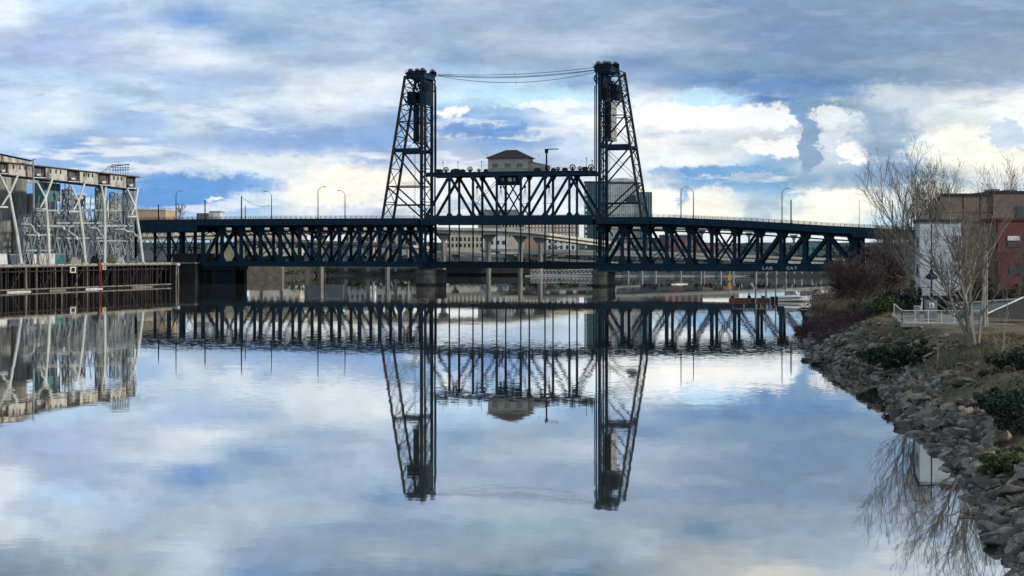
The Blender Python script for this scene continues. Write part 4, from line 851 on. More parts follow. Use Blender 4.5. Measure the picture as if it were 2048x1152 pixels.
# ------------------------------------------------------------------ vegetation builders
def frond_mass(mb, rng, c, rad, count, size, flat=.7, lump=.35):
    lumps = []
    for k in range(22):
        v = Vector((rng.gauss(0,1), rng.gauss(0,1), rng.gauss(0,.8))); v.normalize(); lumps.append((v * rng.uniform(.35,1.0), rng.uniform(.16,.48)))
    for k in range(count):
        lc, lr = rng.choice(lumps); v = Vector((rng.gauss(0,1), rng.gauss(0,1), rng.gauss(0,1))); v.normalize(); p = lc + v * lr * rng.uniform(.55,1.05)
        if p.z < -.6: continue
        p = Vector((c[0] + p.x*rad[0], c[1] + p.y*rad[1], c[2] + p.z*rad[2]))
        a = Vector((rng.gauss(0,1), rng.gauss(0,1), rng.gauss(0,1))).normalized(); b = a.cross(Vector((rng.gauss(0,1), rng.gauss(0,1), rng.gauss(0,1)))).normalized(); s = size * rng.uniform(.5,1.4)
        mb.add([p - a*s, p + b*s*.5, p + a*s, p - b*s*.5], [(0,1,2,3)])
def bare_tree(name, label, base, height, stems, seed, spread=.35, levels=4, kids=(5,5,4), r0=.18, mt=None, mc=None, group=None, lean=(0,0), tw=.014, up=.25, start=.25, parent_kind='tree', sides=5):
    rng = random.Random(seed); root = thing(name, label, parent_kind, base, group); tr = MB(); cr = MB(); base = Vector(base)
    def branch(p, d, ln, r, lev, rmin):
        n = 6 if lev == 0 else (5 if lev < 3 else 3); pts = [p.copy()]; rad = [r]; dd = d.copy()
        for i in range(n):
            w_ = .07 if lev == 0 else .11
            dd = (dd + Vector((rng.gauss(0,w_), rng.gauss(0,w_), rng.gauss(0,w_*.7) + up * (.25 if lev else .12)))).normalized(); p = p + dd * ln / n
            pts.append(p.copy()); rad.append(max(rmin, r * (1 - .78 * (i+1) / n)))
        (tr if lev < 2 else cr).path(pts, rad, sides if lev < 2 else 3)
        if lev + 1 < levels:
            for k in range(kids[min(lev, len(kids)-1)]):
                f = rng.uniform(start if lev == 0 else .2, .98); q = f * n; i = min(int(q), n-1); bp = pts[i].lerp(pts[i+1], q - i); bd = (pts[i+1]-pts[i]).normalized()
                side = Vector((rng.gauss(0,1), rng.gauss(0,1), rng.gauss(0,.5))); side = (side - bd * side.dot(bd)).normalized(); an = rng.uniform(.35,.8) if lev else rng.uniform(.35,.75)
                nd = (bd * math.cos(an) + side * math.sin(an)).normalized(); rr = rad[i] * rng.uniform(.45,.65)
                branch(bp, nd, ln * rng.uniform(.42,.72) * (1 - .4*f), max(rr, tw), lev+1, tw)
    for s in range(stems):
        an = rng.uniform(0, 2*math.pi) if stems > 1 else 0; d = Vector((lean[0] + math.cos(an)*spread*rng.uniform(.4,1) * (stems > 1), lean[1] + math.sin(an)*spread*rng.uniform(.4,1) * (stems > 1), 1)).normalized()
        branch(base + Vector((math.cos(an)*.25*(stems > 1), math.sin(an)*.25*(stems > 1), -.3)), d, height * rng.uniform(.82,1.02), r0 * rng.uniform(.75,1.1), 0, tw*1.5)
    tr.build('trunk', mt or BARK, root); cr.build('crown', mc or TWIG, root); return root
def shrub(name, label, base, rad, count, size, seed, m, group=None, stemm=None):
    rng = random.Random(seed); root = thing(name, label, 'shrub', base, group); mb = MB(); frond_mass(mb, rng, (base[0], base[1], base[2] + rad[2]*.55), rad, count, size); mb.build('foliage', m, root)
    mb = MB()
    for k in range(6): mb.tube(base, (base[0] + rng.gauss(0,.4)*rad[0], base[1] + rng.gauss(0,.4)*rad[1], base[2] + rad[2]*.9), .05, .02, n=4)
    mb.build('stem', stemm or BARK, root); mb = MB()
    for k in range(70):
        a = rng.uniform(0, 6.28); e = rng.uniform(.3, .95); p0 = Vector((base[0] + math.cos(a)*e*rad[0]*.7, base[1] + math.sin(a)*e*rad[1]*.7, base[2] + rad[2]*(1.0 - .5*e)))
        mb.tube(p0, p0 + Vector((math.cos(a)*.5*e + rng.gauss(0,.25), math.sin(a)*.5*e, rng.uniform(.3, .75))) * rad[2] * .55, .014, .008, n=3, caps=False)
    tag(mb.build('twig_growth', stemm or BARK, root), kind='stuff'); return root
# far bank plants
for px, y, hgt, Yd, lab in ((357, 440, 9, 880, 'small bare tree seen over the railing left of the dark grey flat building'), (1100, 500, 9, 860, 'small bare tree beside the white low building under the deck')):
    p = at(px, y, Yd); p.z = max(4, p.z - 6) if px < 400 else 6; hh = (at(px, 419, Yd).z - p.z) if px < 400 else hgt
    bare_tree('bare_tree', lab, p, hh, 3, px, .3, 4, (5,5,4), .2, tw=.05, group='bare trees on the far bank')
rng = random.Random(5); mb = MB()
for k in range(150):
    px = rng.uniform(1010, 1700) if k % 2 else rng.uniform(430, 860); Yd = rng.uniform(860, 1000); p = at(px, 494, Yd); h = rng.uniform(1.5, 4.2); frond_mass(mb, rng, (p.x, Yd, 6 + h*.5), (rng.uniform(3,8), 3, h), 90, .9)
tag(mb.build('far_scrub', LEAF_D), kind='stuff', label='dark scrub and distant trees along the far bank')
mb = MB()
for k in range(90):
    i = rng.randrange(3, len(shore)-4); f = rng.random(); x = shore[i][0]*(1-f)+shore[i+1][0]*f; y = shore[i][1]*(1-f)+shore[i+1][1]*f + rng.uniform(3,14); frond_mass(mb, rng, (x, y, 2.6), (rng.uniform(2,5), 2, rng.uniform(.8,1.8)), 90, .5)
tag(mb.build('shore_scrub', LEAF_M), kind='stuff', label='brown and olive scrub along the far waterline')
mb = MB()
for k in range(260):
    x = rng.uniform(-700, 900); h = rng.uniform(5, 9); frond_mass(mb, rng, (x, 1500 + rng.uniform(0,200), 9 + h*.45), (rng.uniform(6,14), 5, h), 60, 1.6)
tag(mb.build('distant_wood', leafmat('distant_tree_foliage', (.045,.055,.05), (.028,.036,.036))), kind='stuff', label='distant line of trees on the horizon')

# ------------------------------------------------------------------ left bank: wharf and grain gallery
G0 = Vector((-167.8, 522.6, 0)); GU = Vector((35.9, 39.2, 0)).normalized(); GN = Vector((GU.y, -GU.x, 0))   # along the gallery; towards the river
def gat(px, py, off=0.0):       # point on the upright plane of the gallery, 'off' metres towards the river
    o = G0 + GN * off; k = (px - 1024) / F; g = (k * o.y - o.x) / (GU.x - k * GU.y); p = o + GU * g
    return Vector((p.x, p.y, CZ - (py - HY) * p.y / F))
ZW = 8.35
wf = thing('wharf', 'timber wharf with dark piles under the grain gallery', 'wharf', (-150, 530, 0), None)
F0, F1 = Vector((-190, 416, 0)), Vector((-122.8, 574, 0)); fu = (F1 - F0).normalized(); fn = Vector((fu.y, -fu.x, 0))
back = [Vector((-122.8, 590, 0)), Vector((-150, 640, 0)), Vector((-330, 600, 0)), Vector((-330, 416, 0))]
mb = MB(); mb.prism([(p.x, p.y, ZW - .75) for p in [F0, F1] + back], (0, 0, .75)); mb.build('deck', mat('wharf_planks', (.20,.185,.16), (.09,.082,.075), .9, .5, fine=.25), wf)
mb = MB(); mb.beam(F0 + fn*.15 + Vector((0,0,ZW-.25)), F1 + fn*.15 + Vector((0,0,ZW-.25)), .3, .55); mb.build('edge_beam', mat('wharf_edge_timber', (.36,.33,.28), (.18,.16,.14), .85, .6), wf)
mb = MB()
k = 0
while k < (F1-F0).length: a = F0 + fu*k; mb.beam(a + fn*.1 + Vector((0,0,ZW+.02)), a + fn*.1 + fu*3.2 + Vector((0,0,ZW+.02)), .3, .25); k += 4.2
mb.build('kerb', PALE, wf)
rng = random.Random(11); Lf = (F1-F0).length; k = 60.0
while k < Lf + .1:
    a = F0 + fu*k + fn*rng.uniform(-.3,.1); ln = rng.gauss(0,.12); m_ = rng.choice((TIMBER, TIMBER, PILE_P, TIMBER)); mb = MB(); r = rng.uniform(.2,.32)
    mb.tube(a + Vector((ln,0,-3)), a + Vector((0,0,ZW-.76)), r, r*.92, n=8); mb.build('pile', m_, wf); k += rng.choice((1.1,1.6,2.3,3.1))
mb = MB()
for r_ in (3.0, 6.5, 10):
    k = 50.0
    while k < Lf - 1: a = F0 + fu*k - fn*r_; mb.tube(a + Vector((0,0,-3)), a + Vector((0,0,ZW-.76)), .3, n=6); k += 2.6
mb.build('inner_piles', TIMBER, wf)
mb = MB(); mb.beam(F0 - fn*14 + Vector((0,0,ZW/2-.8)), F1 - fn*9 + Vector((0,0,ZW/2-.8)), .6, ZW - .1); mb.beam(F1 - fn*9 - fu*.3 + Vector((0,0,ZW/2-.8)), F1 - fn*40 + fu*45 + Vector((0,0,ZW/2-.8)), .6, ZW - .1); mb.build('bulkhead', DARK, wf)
mb = MB()
k = 62
while k < Lf - 6: a = F0 + fu*k + fn*.2; mb.beam(a + Vector((0,0,.8)), a + fu*5 + Vector((0,0,ZW-1.2)), .22, .3) if int(k) % 3 == 0 else None; mb.beam(a + Vector((0,0,ZW-2.0)), a + fu*5 + Vector((0,0,ZW-2.0)), .25, .35); k += 5
mb.build('bracing', TIMBER, wf)
for px, nm, m_, lab in ((143, 'fender', CONC_L, 'pale hollow fender box hanging on the wharf face'), (197, 'fender', RUST, 'orange red rusty fender with a ladder on the wharf face'), (205.5, 'fender', CONC_L, 'small pale box beside the rusty fender on the wharf face')):
    kx = (px-1024)/F; g = (kx*F0.y - F0.x)/(fu.x - kx*fu.y); a = F0 + fu*g + fn*.5; mb = MB()
    if nm == 'fender' and m_ is RUST:
        mb.beam(a + Vector((0,0,ZW-2.4)), a + Vector((0,0,ZW+.2)), 1.0, .5, fn); mb.beam(a - fu*.7 + Vector((0,0,ZW-.5)), a + fu*.9 + Vector((0,0,ZW-.5)), .5, .8)
        for d in (-.3,.9): mb.tube(a + fu*d + Vector((0,0,.2)), a + fu*d + Vector((0,0,ZW-2)), .1, n=6)
        for z in (1,2,3,4,5): mb.beam(a - fu*.3 + Vector((0,0,z)), a + fu*.9 + Vector((0,0,z)), .1, .1)
    else:
        h = 1.6 if px < 150 else .9; w_ = 1.2 if px < 150 else .7
        for s_ in (-1, 1): mb.beam(a + fu*w_*s_ + Vector((0,0,ZW-.8-h*1.2)), a + fu*w_*s_ + Vector((0,0,ZW-.8)), .5, .35, fn)
        for z in (ZW-.9, ZW-.8-h*1.1): mb.beam(a - fu*(w_-.25) + Vector((0,0,z)), a + fu*(w_-.25) + Vector((0,0,z)), .5, .35)
    o = mb.build(nm, m_, None, org=a); tag(o, lab, 'fender', 'fenders on the wharf face')
mb = MB(); a = at(66, 530, 507); a.z = 0
for z in range(2): pass
# dolphin at the downstream end
dp = thing('mooring_dolphin', 'cluster of pale mooring piles at the end of the wharf', 'dolphin', (-121.5, 577, 0))
for dx, dy in ((0,0),(.9,.5),(.4,1.2)):
    mb = MB(); mb.tube((-121.6+dx,576.6+dy,-3), (-121.4+dx*.6,576.8+dy*.6,ZW-.3), .3, n=8); mb.build('pile', PILE_P, dp)
mb = MB(); mb.tube((-121.1,577.1,ZW-.9), (-121.1,577.1,ZW-.2), 1.0, n=10); mb.build('cap', PALE, dp)

for i, (k, L_, lab) in enumerate(((84, 11, 'pale floating boom log nearest the left edge at the foot of the wharf piles'), (104, 8, 'grey floating boom log below the pale hollow fender box'), (122, 9, 'pale floating boom log just right of the rusty fender'), (147, 12, 'pale floating boom log at the right end of the wharf'))):
    a = F0 + fu*k + fn*1.1; mb = MB(); mb.path([a + Vector((0,0,.1)), a + fu*L_*.5 + fn*.2 + Vector((0,0,.13)), a + fu*L_ + Vector((0,0,.1))], [.26,.3,.24], 8); o = mb.build('boom_log', PILE_P if i % 2 else PALE, None, org=a); tag(o, lab, 'log', 'floating boom logs at the wharf')
mb = MB(); mb.beam(F0 + fu*55 + fn*.25 + Vector((0,0,.75)), F1 + fn*.25 + Vector((0,0,.75)), .3, .45); mb.build('waterline_waler', PILE_P, wf)
mb = MB(); mb.beam(F0 + fu*55 - fn*.6 + Vector((0,0,.05)), F1 - fn*.6 + Vector((0,0,.05)), .5, 1.0); mb.build('tide_board', DARK, wf)
# gallery
gl = thing('grain_gallery', 'long weathered white conveyor gallery sloping down to the right, on white forked legs', 'gallery', G0 + Vector((0,0,36)))
def gband(mb, p0, p1, yt0, yt1, yb0, yb1, o0, o1):
    vs = []
    for off in (o0, o1): vs.append((gat(p0,yb0,0), gat(p1,yb1,0), gat(p1,yt1,0), gat(p0,yt0,0)))
    mb.hexa([vs[0][0]+GN*o0, vs[0][1]+GN*o0, vs[0][1]+GN*o1, vs[0][0]+GN*o1, vs[0][3]+GN*o0, vs[0][2]+GN*o0, vs[0][2]+GN*o1, vs[0][3]+GN*o1])
def ytop(px): return 324 + (354.5-324) * px / 275
def ybot(px): return 347.5 + (379-347.5) * px / 275
PANELS = [(-70,-48,0),(-48,-2,1),(-2,17,0),(17,64,1),(64,92,0),(92,134,1),(134,160,0),(160,196,1),(196,221,0),(221,252,1),(252,274,0)]
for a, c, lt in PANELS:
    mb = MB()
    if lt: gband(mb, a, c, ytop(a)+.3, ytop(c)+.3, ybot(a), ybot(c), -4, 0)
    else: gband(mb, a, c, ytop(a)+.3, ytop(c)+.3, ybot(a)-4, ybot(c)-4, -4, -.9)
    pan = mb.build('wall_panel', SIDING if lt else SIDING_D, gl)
    if lt:
        for f in (.22, .48, .7):
            p = a + (c-a)*f; mb = MB(); q = 1.4; gband(mb, p-q, p+q, ytop(p)+3, ytop(p)+3, ytop(p)+10.5, ytop(p)+10.5, -.05, .06); mb.build('window', DARK, pan)
    else:
        m_ = MB(); p = (a+c)/2; gband(m_, p-4, p+3, ybot(p)-9, ybot(p)-9, ybot(p)-5, ybot(p)-5, -.85, 0.1); gband(m_, a+2, c-3, ybot(p)-2.4, ybot(p)-1.6, ybot(p)-.6, ybot(p)+.2, -.85, .6); m_.build('spout_hood', PALE, pan)
        m_ = MB(); gband(m_, a+3, a+5, ytop(p)+3, ytop(p)+3, ytop(p)+13, ytop(p)+13, -.9, -.8); gband(m_, c-6, c-4, ytop(p)+3, ytop(p)+3, ytop(p)+12, ytop(p)+12, -.9, -.8); m_.build('window', DARK, pan)
mb = MB(); gband(mb, -75, 279, ytop(-75)-1.6, ytop(279)-1.6, ytop(-75)+.2, ytop(279)+.2, -4.6, .7); mb.build('roof', SIDING_D, gl)
mb = MB(); gband(mb, -75, 275, ybot(-75), ybot(275), ybot(-75)+2.6, ybot(275)+2.6, -4.2, .3); mb.build('floor_beam', STEEL_D, gl)
hd = MB(); gband(hd, -75, 66, 292, 322.5, 323, 326, -9, -1.2); hs_ = hd.build('upper_roof', SIDING, gl)
mb = MB(); gband(mb, -75, 68, 290, 320.6, 291.5, 322.2, -9.5, -.6); mb.build('upper_roof_edge', STEEL_D, gl)
# stair head
st = thing('gantry_stair', 'grey roof gantry with stair and railing on the right end of the gallery', 'gantry', gat(230, 349, -2))
mb = MB()
for off in (-3.2, -1.2):
    for dy in (0, 7): mb.beam(gat(197, 349-dy*.3, off), gat(226, 333-dy*.6, off), .3, .25)
    for px in (204, 212, 220): mb.beam(gat(px, 349, off), gat(px, 331 + (226-px)*.5, off), .2, .2)
mb.build('stair', GALV, st); mb = MB(); gband(mb, 224, 263, 346.8, 349, 348, 350.5, -3.6, -.8); mb.build('platform', GALV, st); mb = MB()
for off in (-3.4, -1.0):
    for px in range(226, 260, 5): mb.beam(gat(px, 348, off), gat(px, 330, off), .14, .14)
    for y in (329.5, 335, 340): mb.beam(gat(224, y, off), gat(259, y, off), .18, .18)
mb.beam(gat(215, 334, -2), gat(258, 328.5, -2), .3, .3); mb.build('railing', STEEL_R, st)
# forked legs
def leg(label, pts, forks, arm):
    b0 = gat(*pts[0], 1.5); b0.z = ZW; root = thing('gallery_leg', label, 'support', b0, 'white legs carrying the gallery')
    kn = gat(*pts[1], 1.0); mb = MB(); mid = b0.lerp(kn, .45) + Vector((.2,0,0)); mb.path([b0, mid, kn], [.55,.55,.5], 8); mb.build('post', PALE, root)
    for f in forks: mb = MB(); mb.path([kn, gat(*f, .4)], [.42,.38], 7); mb.build('fork', PALE, root)
    if arm:
        e = gat(*arm, 2.2); mb = MB(); mb.path([kn, e], [.32,.28], 6); mb.build('arm', PALE, root); mb = MB(); mb.beam(e + GU*-2.0 + Vector((0,0,-.5)), e + GU*1.8 + Vector((0,0,-.5)), 1.4, .5); mb.build('hopper_platform', PALE, root)
    mb = MB(); mb.box(b0.x-.8, b0.x+.8, b0.y-.8, b0.y+.8, ZW, ZW+.35); mb.build('foot', CONC_L, root)
leg('forked white gallery leg nearest the left edge', [(43,527),(19,388)], [(-6,340),(36,350)], (4,411))
leg('forked white gallery leg just right of the tall mast', [(99,527),(91,396)], [(75,366),(105,357)], (81,415))
leg('forked white gallery leg in the middle, before the sky gap', [(171,527),(157,403)], [(142,371),(170,364)], (147,420))
leg('straight thick white gallery leg between the last two forked ones', [(209,527),(208.5,406)], [(203,372),(212,374)], None)
leg('forked white gallery leg at the right end of the gallery', [(286,527),(270,413)], [(254,377),(276,374)], (263,430))
p0 = gat(67.5, 417, 2.5); p1 = gat(66.5, 319, 2.5); o = MB().tube(p0, p1, .32, .26, n=8).beam(p1, p1 + Vector((.9,0,.1)), .25, .25).beam(p0 - Vector((0,0,.2)), p0 + Vector((3,0,-.2)), .4, .4).build('mast', GALV, None, org=p0); tag(o, 'tall pale mast rising over the gallery at the left', 'mast')
# steel trestles
def trestle(label, px, off, wpx, ytop_, n, seed):
    rng = random.Random(seed); a = gat(px, 527, off); a.z = ZW; h = gat(px, ytop_, off).z - ZW; w_ = wpx * a.y / F; root = thing('steel_trestle', label, 'trestle', a, 'grey lattice trestles under the gallery')
    cs = [a + GU*s_*w_/2 + GN*q*w_/2 for s_, q in ((-1,-1),(1,-1),(1,1),(-1,1))]
    for c in cs: mb = MB(); mb.beam(c, c + Vector((0,0,h)), .5, .5); mb.build('leg', GALV, root)
    mb = MB()
    for i in range(n):
        z0, z1 = h*i/n, h*(i+1)/n
        for q in range(4):
            c, d = cs[q], cs[(q+1) % 4]; mb.beam(c+Vector((0,0,z0)), d+Vector((0,0,z1)), .28, .28); mb.beam(d+Vector((0,0,z0)), c+Vector((0,0,z1)), .28, .28); mb.beam(c+Vector((0,0,z1)), d+Vector((0,0,z1)), .34, .4)
    mb.build('bracing', GALV, root); return root
trestle('grey lattice trestle left of the second forked gallery leg', 76, -5, 15, 418, 5, 1); trestle('grey lattice trestle right of the second forked leg, beside the teal container', 134, -6, 13, 380, 6, 2); trestle('grey lattice trestle just left of the straight white leg', 199, -5, 11, 376, 6, 3); trestle('grey lattice trestle by the right end forked leg', 257, -4, 14, 380, 6, 4); trestle('grey lattice trestle behind the middle forked leg', 158, -16, 16, 392, 5, 5); trestle('grey lattice trestle at the back between the last two white legs', 232, -14, 17, 386, 5, 6); trestle('grey lattice trestle half hidden behind the mast', 50, -4, 12, 430, 5, 7)
# spreading frames that link them
for i, (pa, pb, y, off, lab) in enumerate(((70, 150, 421, -3, 'long grey lattice frame high between the two left trestles'), (140, 262, 421, -3.5, 'long grey lattice frame high at the right half under the gallery'), (112, 204, 446, -2.5, 'middle grey lattice frame behind the middle forked leg'), (196, 266, 452, -2.5, 'middle grey lattice frame near the right end leg'), (52, 104, 470, -2.5, 'middle grey lattice frame left of the teal container'))):
    A_, C_ = gat(pa, y, off), gat(pb, y, off); h = Vector((0,0,5.2)); root = thing('catwalk_truss', lab, 'catwalk', A_, 'lattice frames under the gallery'); mb = MB(); mb.beam(A_, C_, .6, .6); mb.beam(A_-h, C_-h, .55, .55); mb.build('rail_beam', GALV, root); mb = MB(); k = max(4, int((pb-pa)/11))
    for q in range(k):
        a = A_.lerp(C_, q/k); c = A_.lerp(C_, (q+1)/k); m_ = (a+c)/2
        mb.beam(a-h, m_, .36, .36); mb.beam(m_, c-h, .36, .36); mb.beam(a - h, a - Vector((0,0,15 if q % 2 else 10)) + GU*1.6, .3, .3); mb.beam(a - h, a - Vector((0,0,12)) - GU*1.6, .26, .26); mb.beam(a + Vector((0,0,5.0)) + GU*1.6, m_, .28, .28)
    mb.build('bracing', GALV, root)
mb = MB()
# loading pipes
for lab, pts in (('bent grey loading pipe left of the second forked leg', [(42,449),(60,449),(66,455),(68,463),(75,467)]), ('straight grey pipe running right from the second forked leg', [(83,452),(126,453)]), ('coiled grey loading pipe right of the teal container', [(148,452),(138,453),(136,462),(146,470),(152,473)]), ('bent grey loading pipe left of the straight white leg', [(175,456),(192,456),(198,462),(200,469),(206,472)]), ('bent grey loading pipe near the right end leg', [(228,459),(248,459),(254,463),(266,464),(270,471),(276,472)])):
    P = [gat(x, y, 1.0) for x, y in pts]; mb = MB(); mb.path(P, [.5]*len(P), 8); o = mb.build('loading_pipe', GALV, None, smooth=True, org=P[0]); tag(o, lab, 'pipe', 'loading pipes under the gallery')
    c = P[-1]; mb = MB(); mb.tube(c, c + Vector((.5,-.1,-1.2)), .5, .35, n=8); mb.build('nozzle', PALE, o)
# silos, teal enclosure, sheds, containers
sl = thing('grain_silo', 'ribbed grey concrete silo wall behind the left part of the gallery', 'silo', gat(40, 527, -22)); a0_, c0_ = gat(-75, 527, -24), gat(113, 527, -24); L_ = (c0_-a0_).length; k = int(L_/5.2)
for i in range(k):
    a = a0_ + GU*(i+.5)*L_/k; mb = MB(); mb.tube((a.x,a.y,4), (a.x,a.y,gat(40,352,-24).z - (6 if i % 5 == 4 else 0)), 2.85, n=18); mb.build('silo_cell', SILO, sl, smooth=False)
mb = MB(); mb.beam(a0_ - GN*2.4 + Vector((0,0,gat(40,356,-24).z-ZW)), c0_ - GN*2.4 + Vector((0,0,gat(40,356,-24).z-ZW)), 3, 3); mb.build('headhouse_floor', SILO, sl)
te = thing('elevator_enclosure', 'teal green sheeted enclosure hung behind the gallery', 'enclosure', gat(122, 405, -9)); mb = MB(); gband(mb, 107, 139, 364, 367, 404, 402, -13, -6); mb.build('sheeting', TEAL, te); mb = MB()
for px in (110, 120, 130, 138): mb.beam(gat(px, 365, -5.8), gat(px, 430, -5.8), .25, .25)
mb.beam(gat(107, 402, -5.8), gat(139, 373, -5.8), .25, .25); mb.build('frame', GALV, te)
def shed(name, lab, pa, pb, yt, off, dep, m, cat='shed', grp=None, rib=True):
    A_, C_ = gat(pa, 527, off), gat(pb, 527, off); zt_ = gat((pa+pb)/2, yt, off).z; root = thing(name, lab, cat, (A_.x, A_.y, ZW), grp)
    P = [A_, C_, C_ - GN*dep, A_ - GN*dep]; mb = MB(); mb.prism([(p.x,p.y,ZW) for p in P], (0,0,zt_-ZW)); mb.build('body', m, root); mb = MB()
    ct = (A_ + C_ - GN*dep) / 2
    mb.prism([(p.x + (.15 if p.x > ct.x else -.15), p.y, zt_ + .004) for p in P], (0,0,.22)); mb.build('roof', GALV, root)
    if rib:
        mb = MB(); n_ = max(4, int((C_-A_).length/.9))
        for q in range(n_+1): p = A_.lerp(C_, q/n_) + GN*.05; mb.beam(Vector((p.x,p.y,ZW)), Vector((p.x,p.y,zt_)), .12, .08, GN)
        mb.build('wall_ribs', m, root)
    return root
shed('storage_shed', 'blue grey shed in the shade behind the middle of the wharf', 96, 160, 428, -40, 15, SHED); shed('storage_shed', 'dark blue grey shed behind the right part of the wharf', 165, 262, 446, -48, 15, SHED); shed('storage_shed', 'pale glazed cabin high behind the right lattice trestles', 214, 264, 402, -60, 8, CONC_L)
for pa, pb, yt, m_, lab in ((-14,15,508,WHITE,'white container at the left edge of the wharf'), (66,80,509,WHITE,'white container first right of the left trestle'), (81,96,507.5,CONC_L,'dull white container left of the second forked leg'), (97,110,508,WHITE,'white container right of the second forked leg'), (112,131,508.5,mat('teal_container', (.03,.17,.19), (.02,.11,.13), .6, .5),'teal blue container beside the lattice trestle'), (17,38,510,SHED,'blue grey container between the left white container and first leg')):
    shed('shipping_container', lab, pa, pb, yt, -2.5, 2.4, m_, 'container', 'containers on the wharf')
rng = random.Random(8)
for i, (px, yt, w_, lab) in enumerate(((150, 517, 3, 'low grey machine box by the middle forked leg'), (188, 514, 2.4, 'rusty grey hopper box left of the straight white leg'), (222, 514, 3.4, 'brown grey machine right of the straight white leg'), (240, 518, 2.2, 'small pale box near the right trestle'), (268, 519, 2.6, 'pale grey cabinet by the right end leg'))):
    A_ = gat(px, 527, -1); zt_ = gat(px, yt, -1).z; mb = MB(); mb.box(A_.x-w_/2, A_.x+w_/2, A_.y, A_.y+2, ZW, zt_-.4); mb.box(A_.x-w_/3, A_.x+w_/4, A_.y+.3, A_.y+1.6, zt_-.4, zt_+.4); mb.tube((A_.x+w_/3,A_.y+1,zt_-.4), (A_.x+w_/3,A_.y+1,zt_+1.2), .15, n=6)
    o = mb.build('machine_box', (CONC_L, ABUT, OLIVE, PALE, GALV)[i], None, org=A_); tag(o, lab, 'machine', 'machines on the wharf')
BANK_L = groundmat('left_bank_earth', ((.11,.10,.085), (.06,.055,.05)), .1)
mb = MB(); mb.prism([(-128,596,-2),(-147,672,-2),(-230,690,-2),(-700,640,-2),(-700,380,-2),(-345,416,-2),(-345,605,-2),(-160,648,-2)], (0,0,7.5)); tag(mb.build('left_bank_ground', BANK_L), kind='structure', label='earth yard behind the timber wharf')
rng = random.Random(21); mb = MB()
for k in range(60): x = rng.uniform(-165,-126); frond_mass(mb, rng, (x, 655 + rng.uniform(-8,14), 6.2), (2.5,2,1.6), 80, .45)
tag(mb.build('yard_scrub', LEAF_M), kind='stuff', label='low scrub on the bank right of the wharf')

# ------------------------------------------------------------------ right bank
SH = [(30,11),(45,14.6),(60,19),(73.2,23.5),(81.6,24.9),(90.1,26.5),(95.6,27.8),(106.5,29.4),(114.4,30.9),(123.5,31.0),(136.6,33.1),(146.4,34.9),(160,37.6),(173.5,39.1),(182.7,38.1),(194.6,36.8),(210,39.5),(228,43),(260,48.6),(333,61),(405,83),(470,100),(545,116),(640,150),(700,190)]
def shx(y):
    if y <= SH[0][0]: return SH[0][1]
    for (a, xa), (c, xc) in zip(SH, SH[1:]):
        if y <= c: f = (y-a)/(c-a); f = f*f*(3-2*f)*.5 + f*.5; return xa + (xc-xa)*f
    return SH[-1][1]
def slope_w(y):
    pts = [(30,15),(100,13),(140,10.5),(165,6.5),(190,6.0),(215,11),(260,16),(330,18),(700,18)]
    for (a, wa), (c, wc) in zip(pts, pts[1:]):
        if y <= c: return wa + (wc-wa)*max(0,(y-a))/(c-a)
    return 18
def bank_z(x, y, rough=True):
    d = x - shx(y); w_ = slope_w(y)
    if d < 0: z = d * .55
    elif d < w_: f = d / w_; z = 5.35 * (f ** .85)
    else: z = 5.35 + min(1.0, (d - w_) * .015)
    if rough and d < w_ + 6: z += mnoise.noise((x*.35, y*.22, 7)) * .45 * min(1, max(0.15, d*.4)) + mnoise.noise((x*1.1, y*.8, 2)) * .18
    return z
def bank_mat():
    m = bpy.data.materials.new('bank_soil_and_moss'); m.use_nodes = True; t = m.node_tree; b = t.nodes['Principled BSDF']; l = t.links.new
    g = t.nodes.new('ShaderNodeNewGeometry')
    def ns(sc, det):
        n = t.nodes.new('ShaderNodeTexNoise'); n.inputs['Scale'].default_value = sc; n.inputs['Detail'].default_value = det; n.inputs['Roughness'].default_value = .65; l(g.outputs['Position'], n.inputs['Vector']); return n.outputs['Fac']
    r1_ = t.nodes.new('ShaderNodeValToRGB'); e = r1_.color_ramp; e.elements[0].position = .36; e.elements[0].color = (.058,.070,.030,1); e.elements[1].position = .62; e.elements[1].color = (.17,.105,.066,1)
    k = e.elements.new(.5); k.color = (.110,.086,.048,1); l(ns(.16, 5), r1_.inputs[0])
    r2_ = t.nodes.new('ShaderNodeValToRGB'); r2_.color_ramp.elements[0].position = .35; r2_.color_ramp.elements[0].color = (.35,.33,.32,1); r2_.color_ramp.elements[1].position = .7; r2_.color_ramp.elements[1].color = (1.5,1.45,1.35,1); l(ns(2.2, 6), r2_.inputs[0])
    mx = t.nodes.new('ShaderNodeMix'); mx.data_type = 'RGBA'; mx.blend_type = 'MULTIPLY'; mx.inputs[0].default_value = 1; l(r1_.outputs[0], mx.inputs[6]); l(r2_.outputs[0], mx.inputs[7]); l(mx.outputs[2], b.inputs['Base Color']); b.inputs['Roughness'].default_value = .95
    bp = t.nodes.new('ShaderNodeBump'); bp.inputs['Strength'].default_value = .8; bp.inputs['Distance'].default_value = .25; l(ns(1.6, 6), bp.inputs['Height']); l(bp.outputs[0], b.inputs['Normal']); return m
mb = MB(); ys = [];  y = 30.0
while y < 700: ys.append(y); y += .9 if y < 260 else 8
ds = [-5,-3,-1.5] + [i*.6 for i in range(0,30)] + [19,21,24,28,34,42,55,75,110,200,500]
for y in ys:
    for d in ds: x = shx(y) + d; mb.v.append((x, y, bank_z(x, y)))
nd = len(ds)
for i in range(len(ys)-1):
    for k in range(nd-1): mb.f.append((i*nd+k, i*nd+k+1, (i+1)*nd+k+1, (i+1)*nd+k))
tag(mb.build('right_bank_ground', bank_mat(), smooth=True), kind='structure', label='sloping earth river bank on the right')
ZP = 5.5
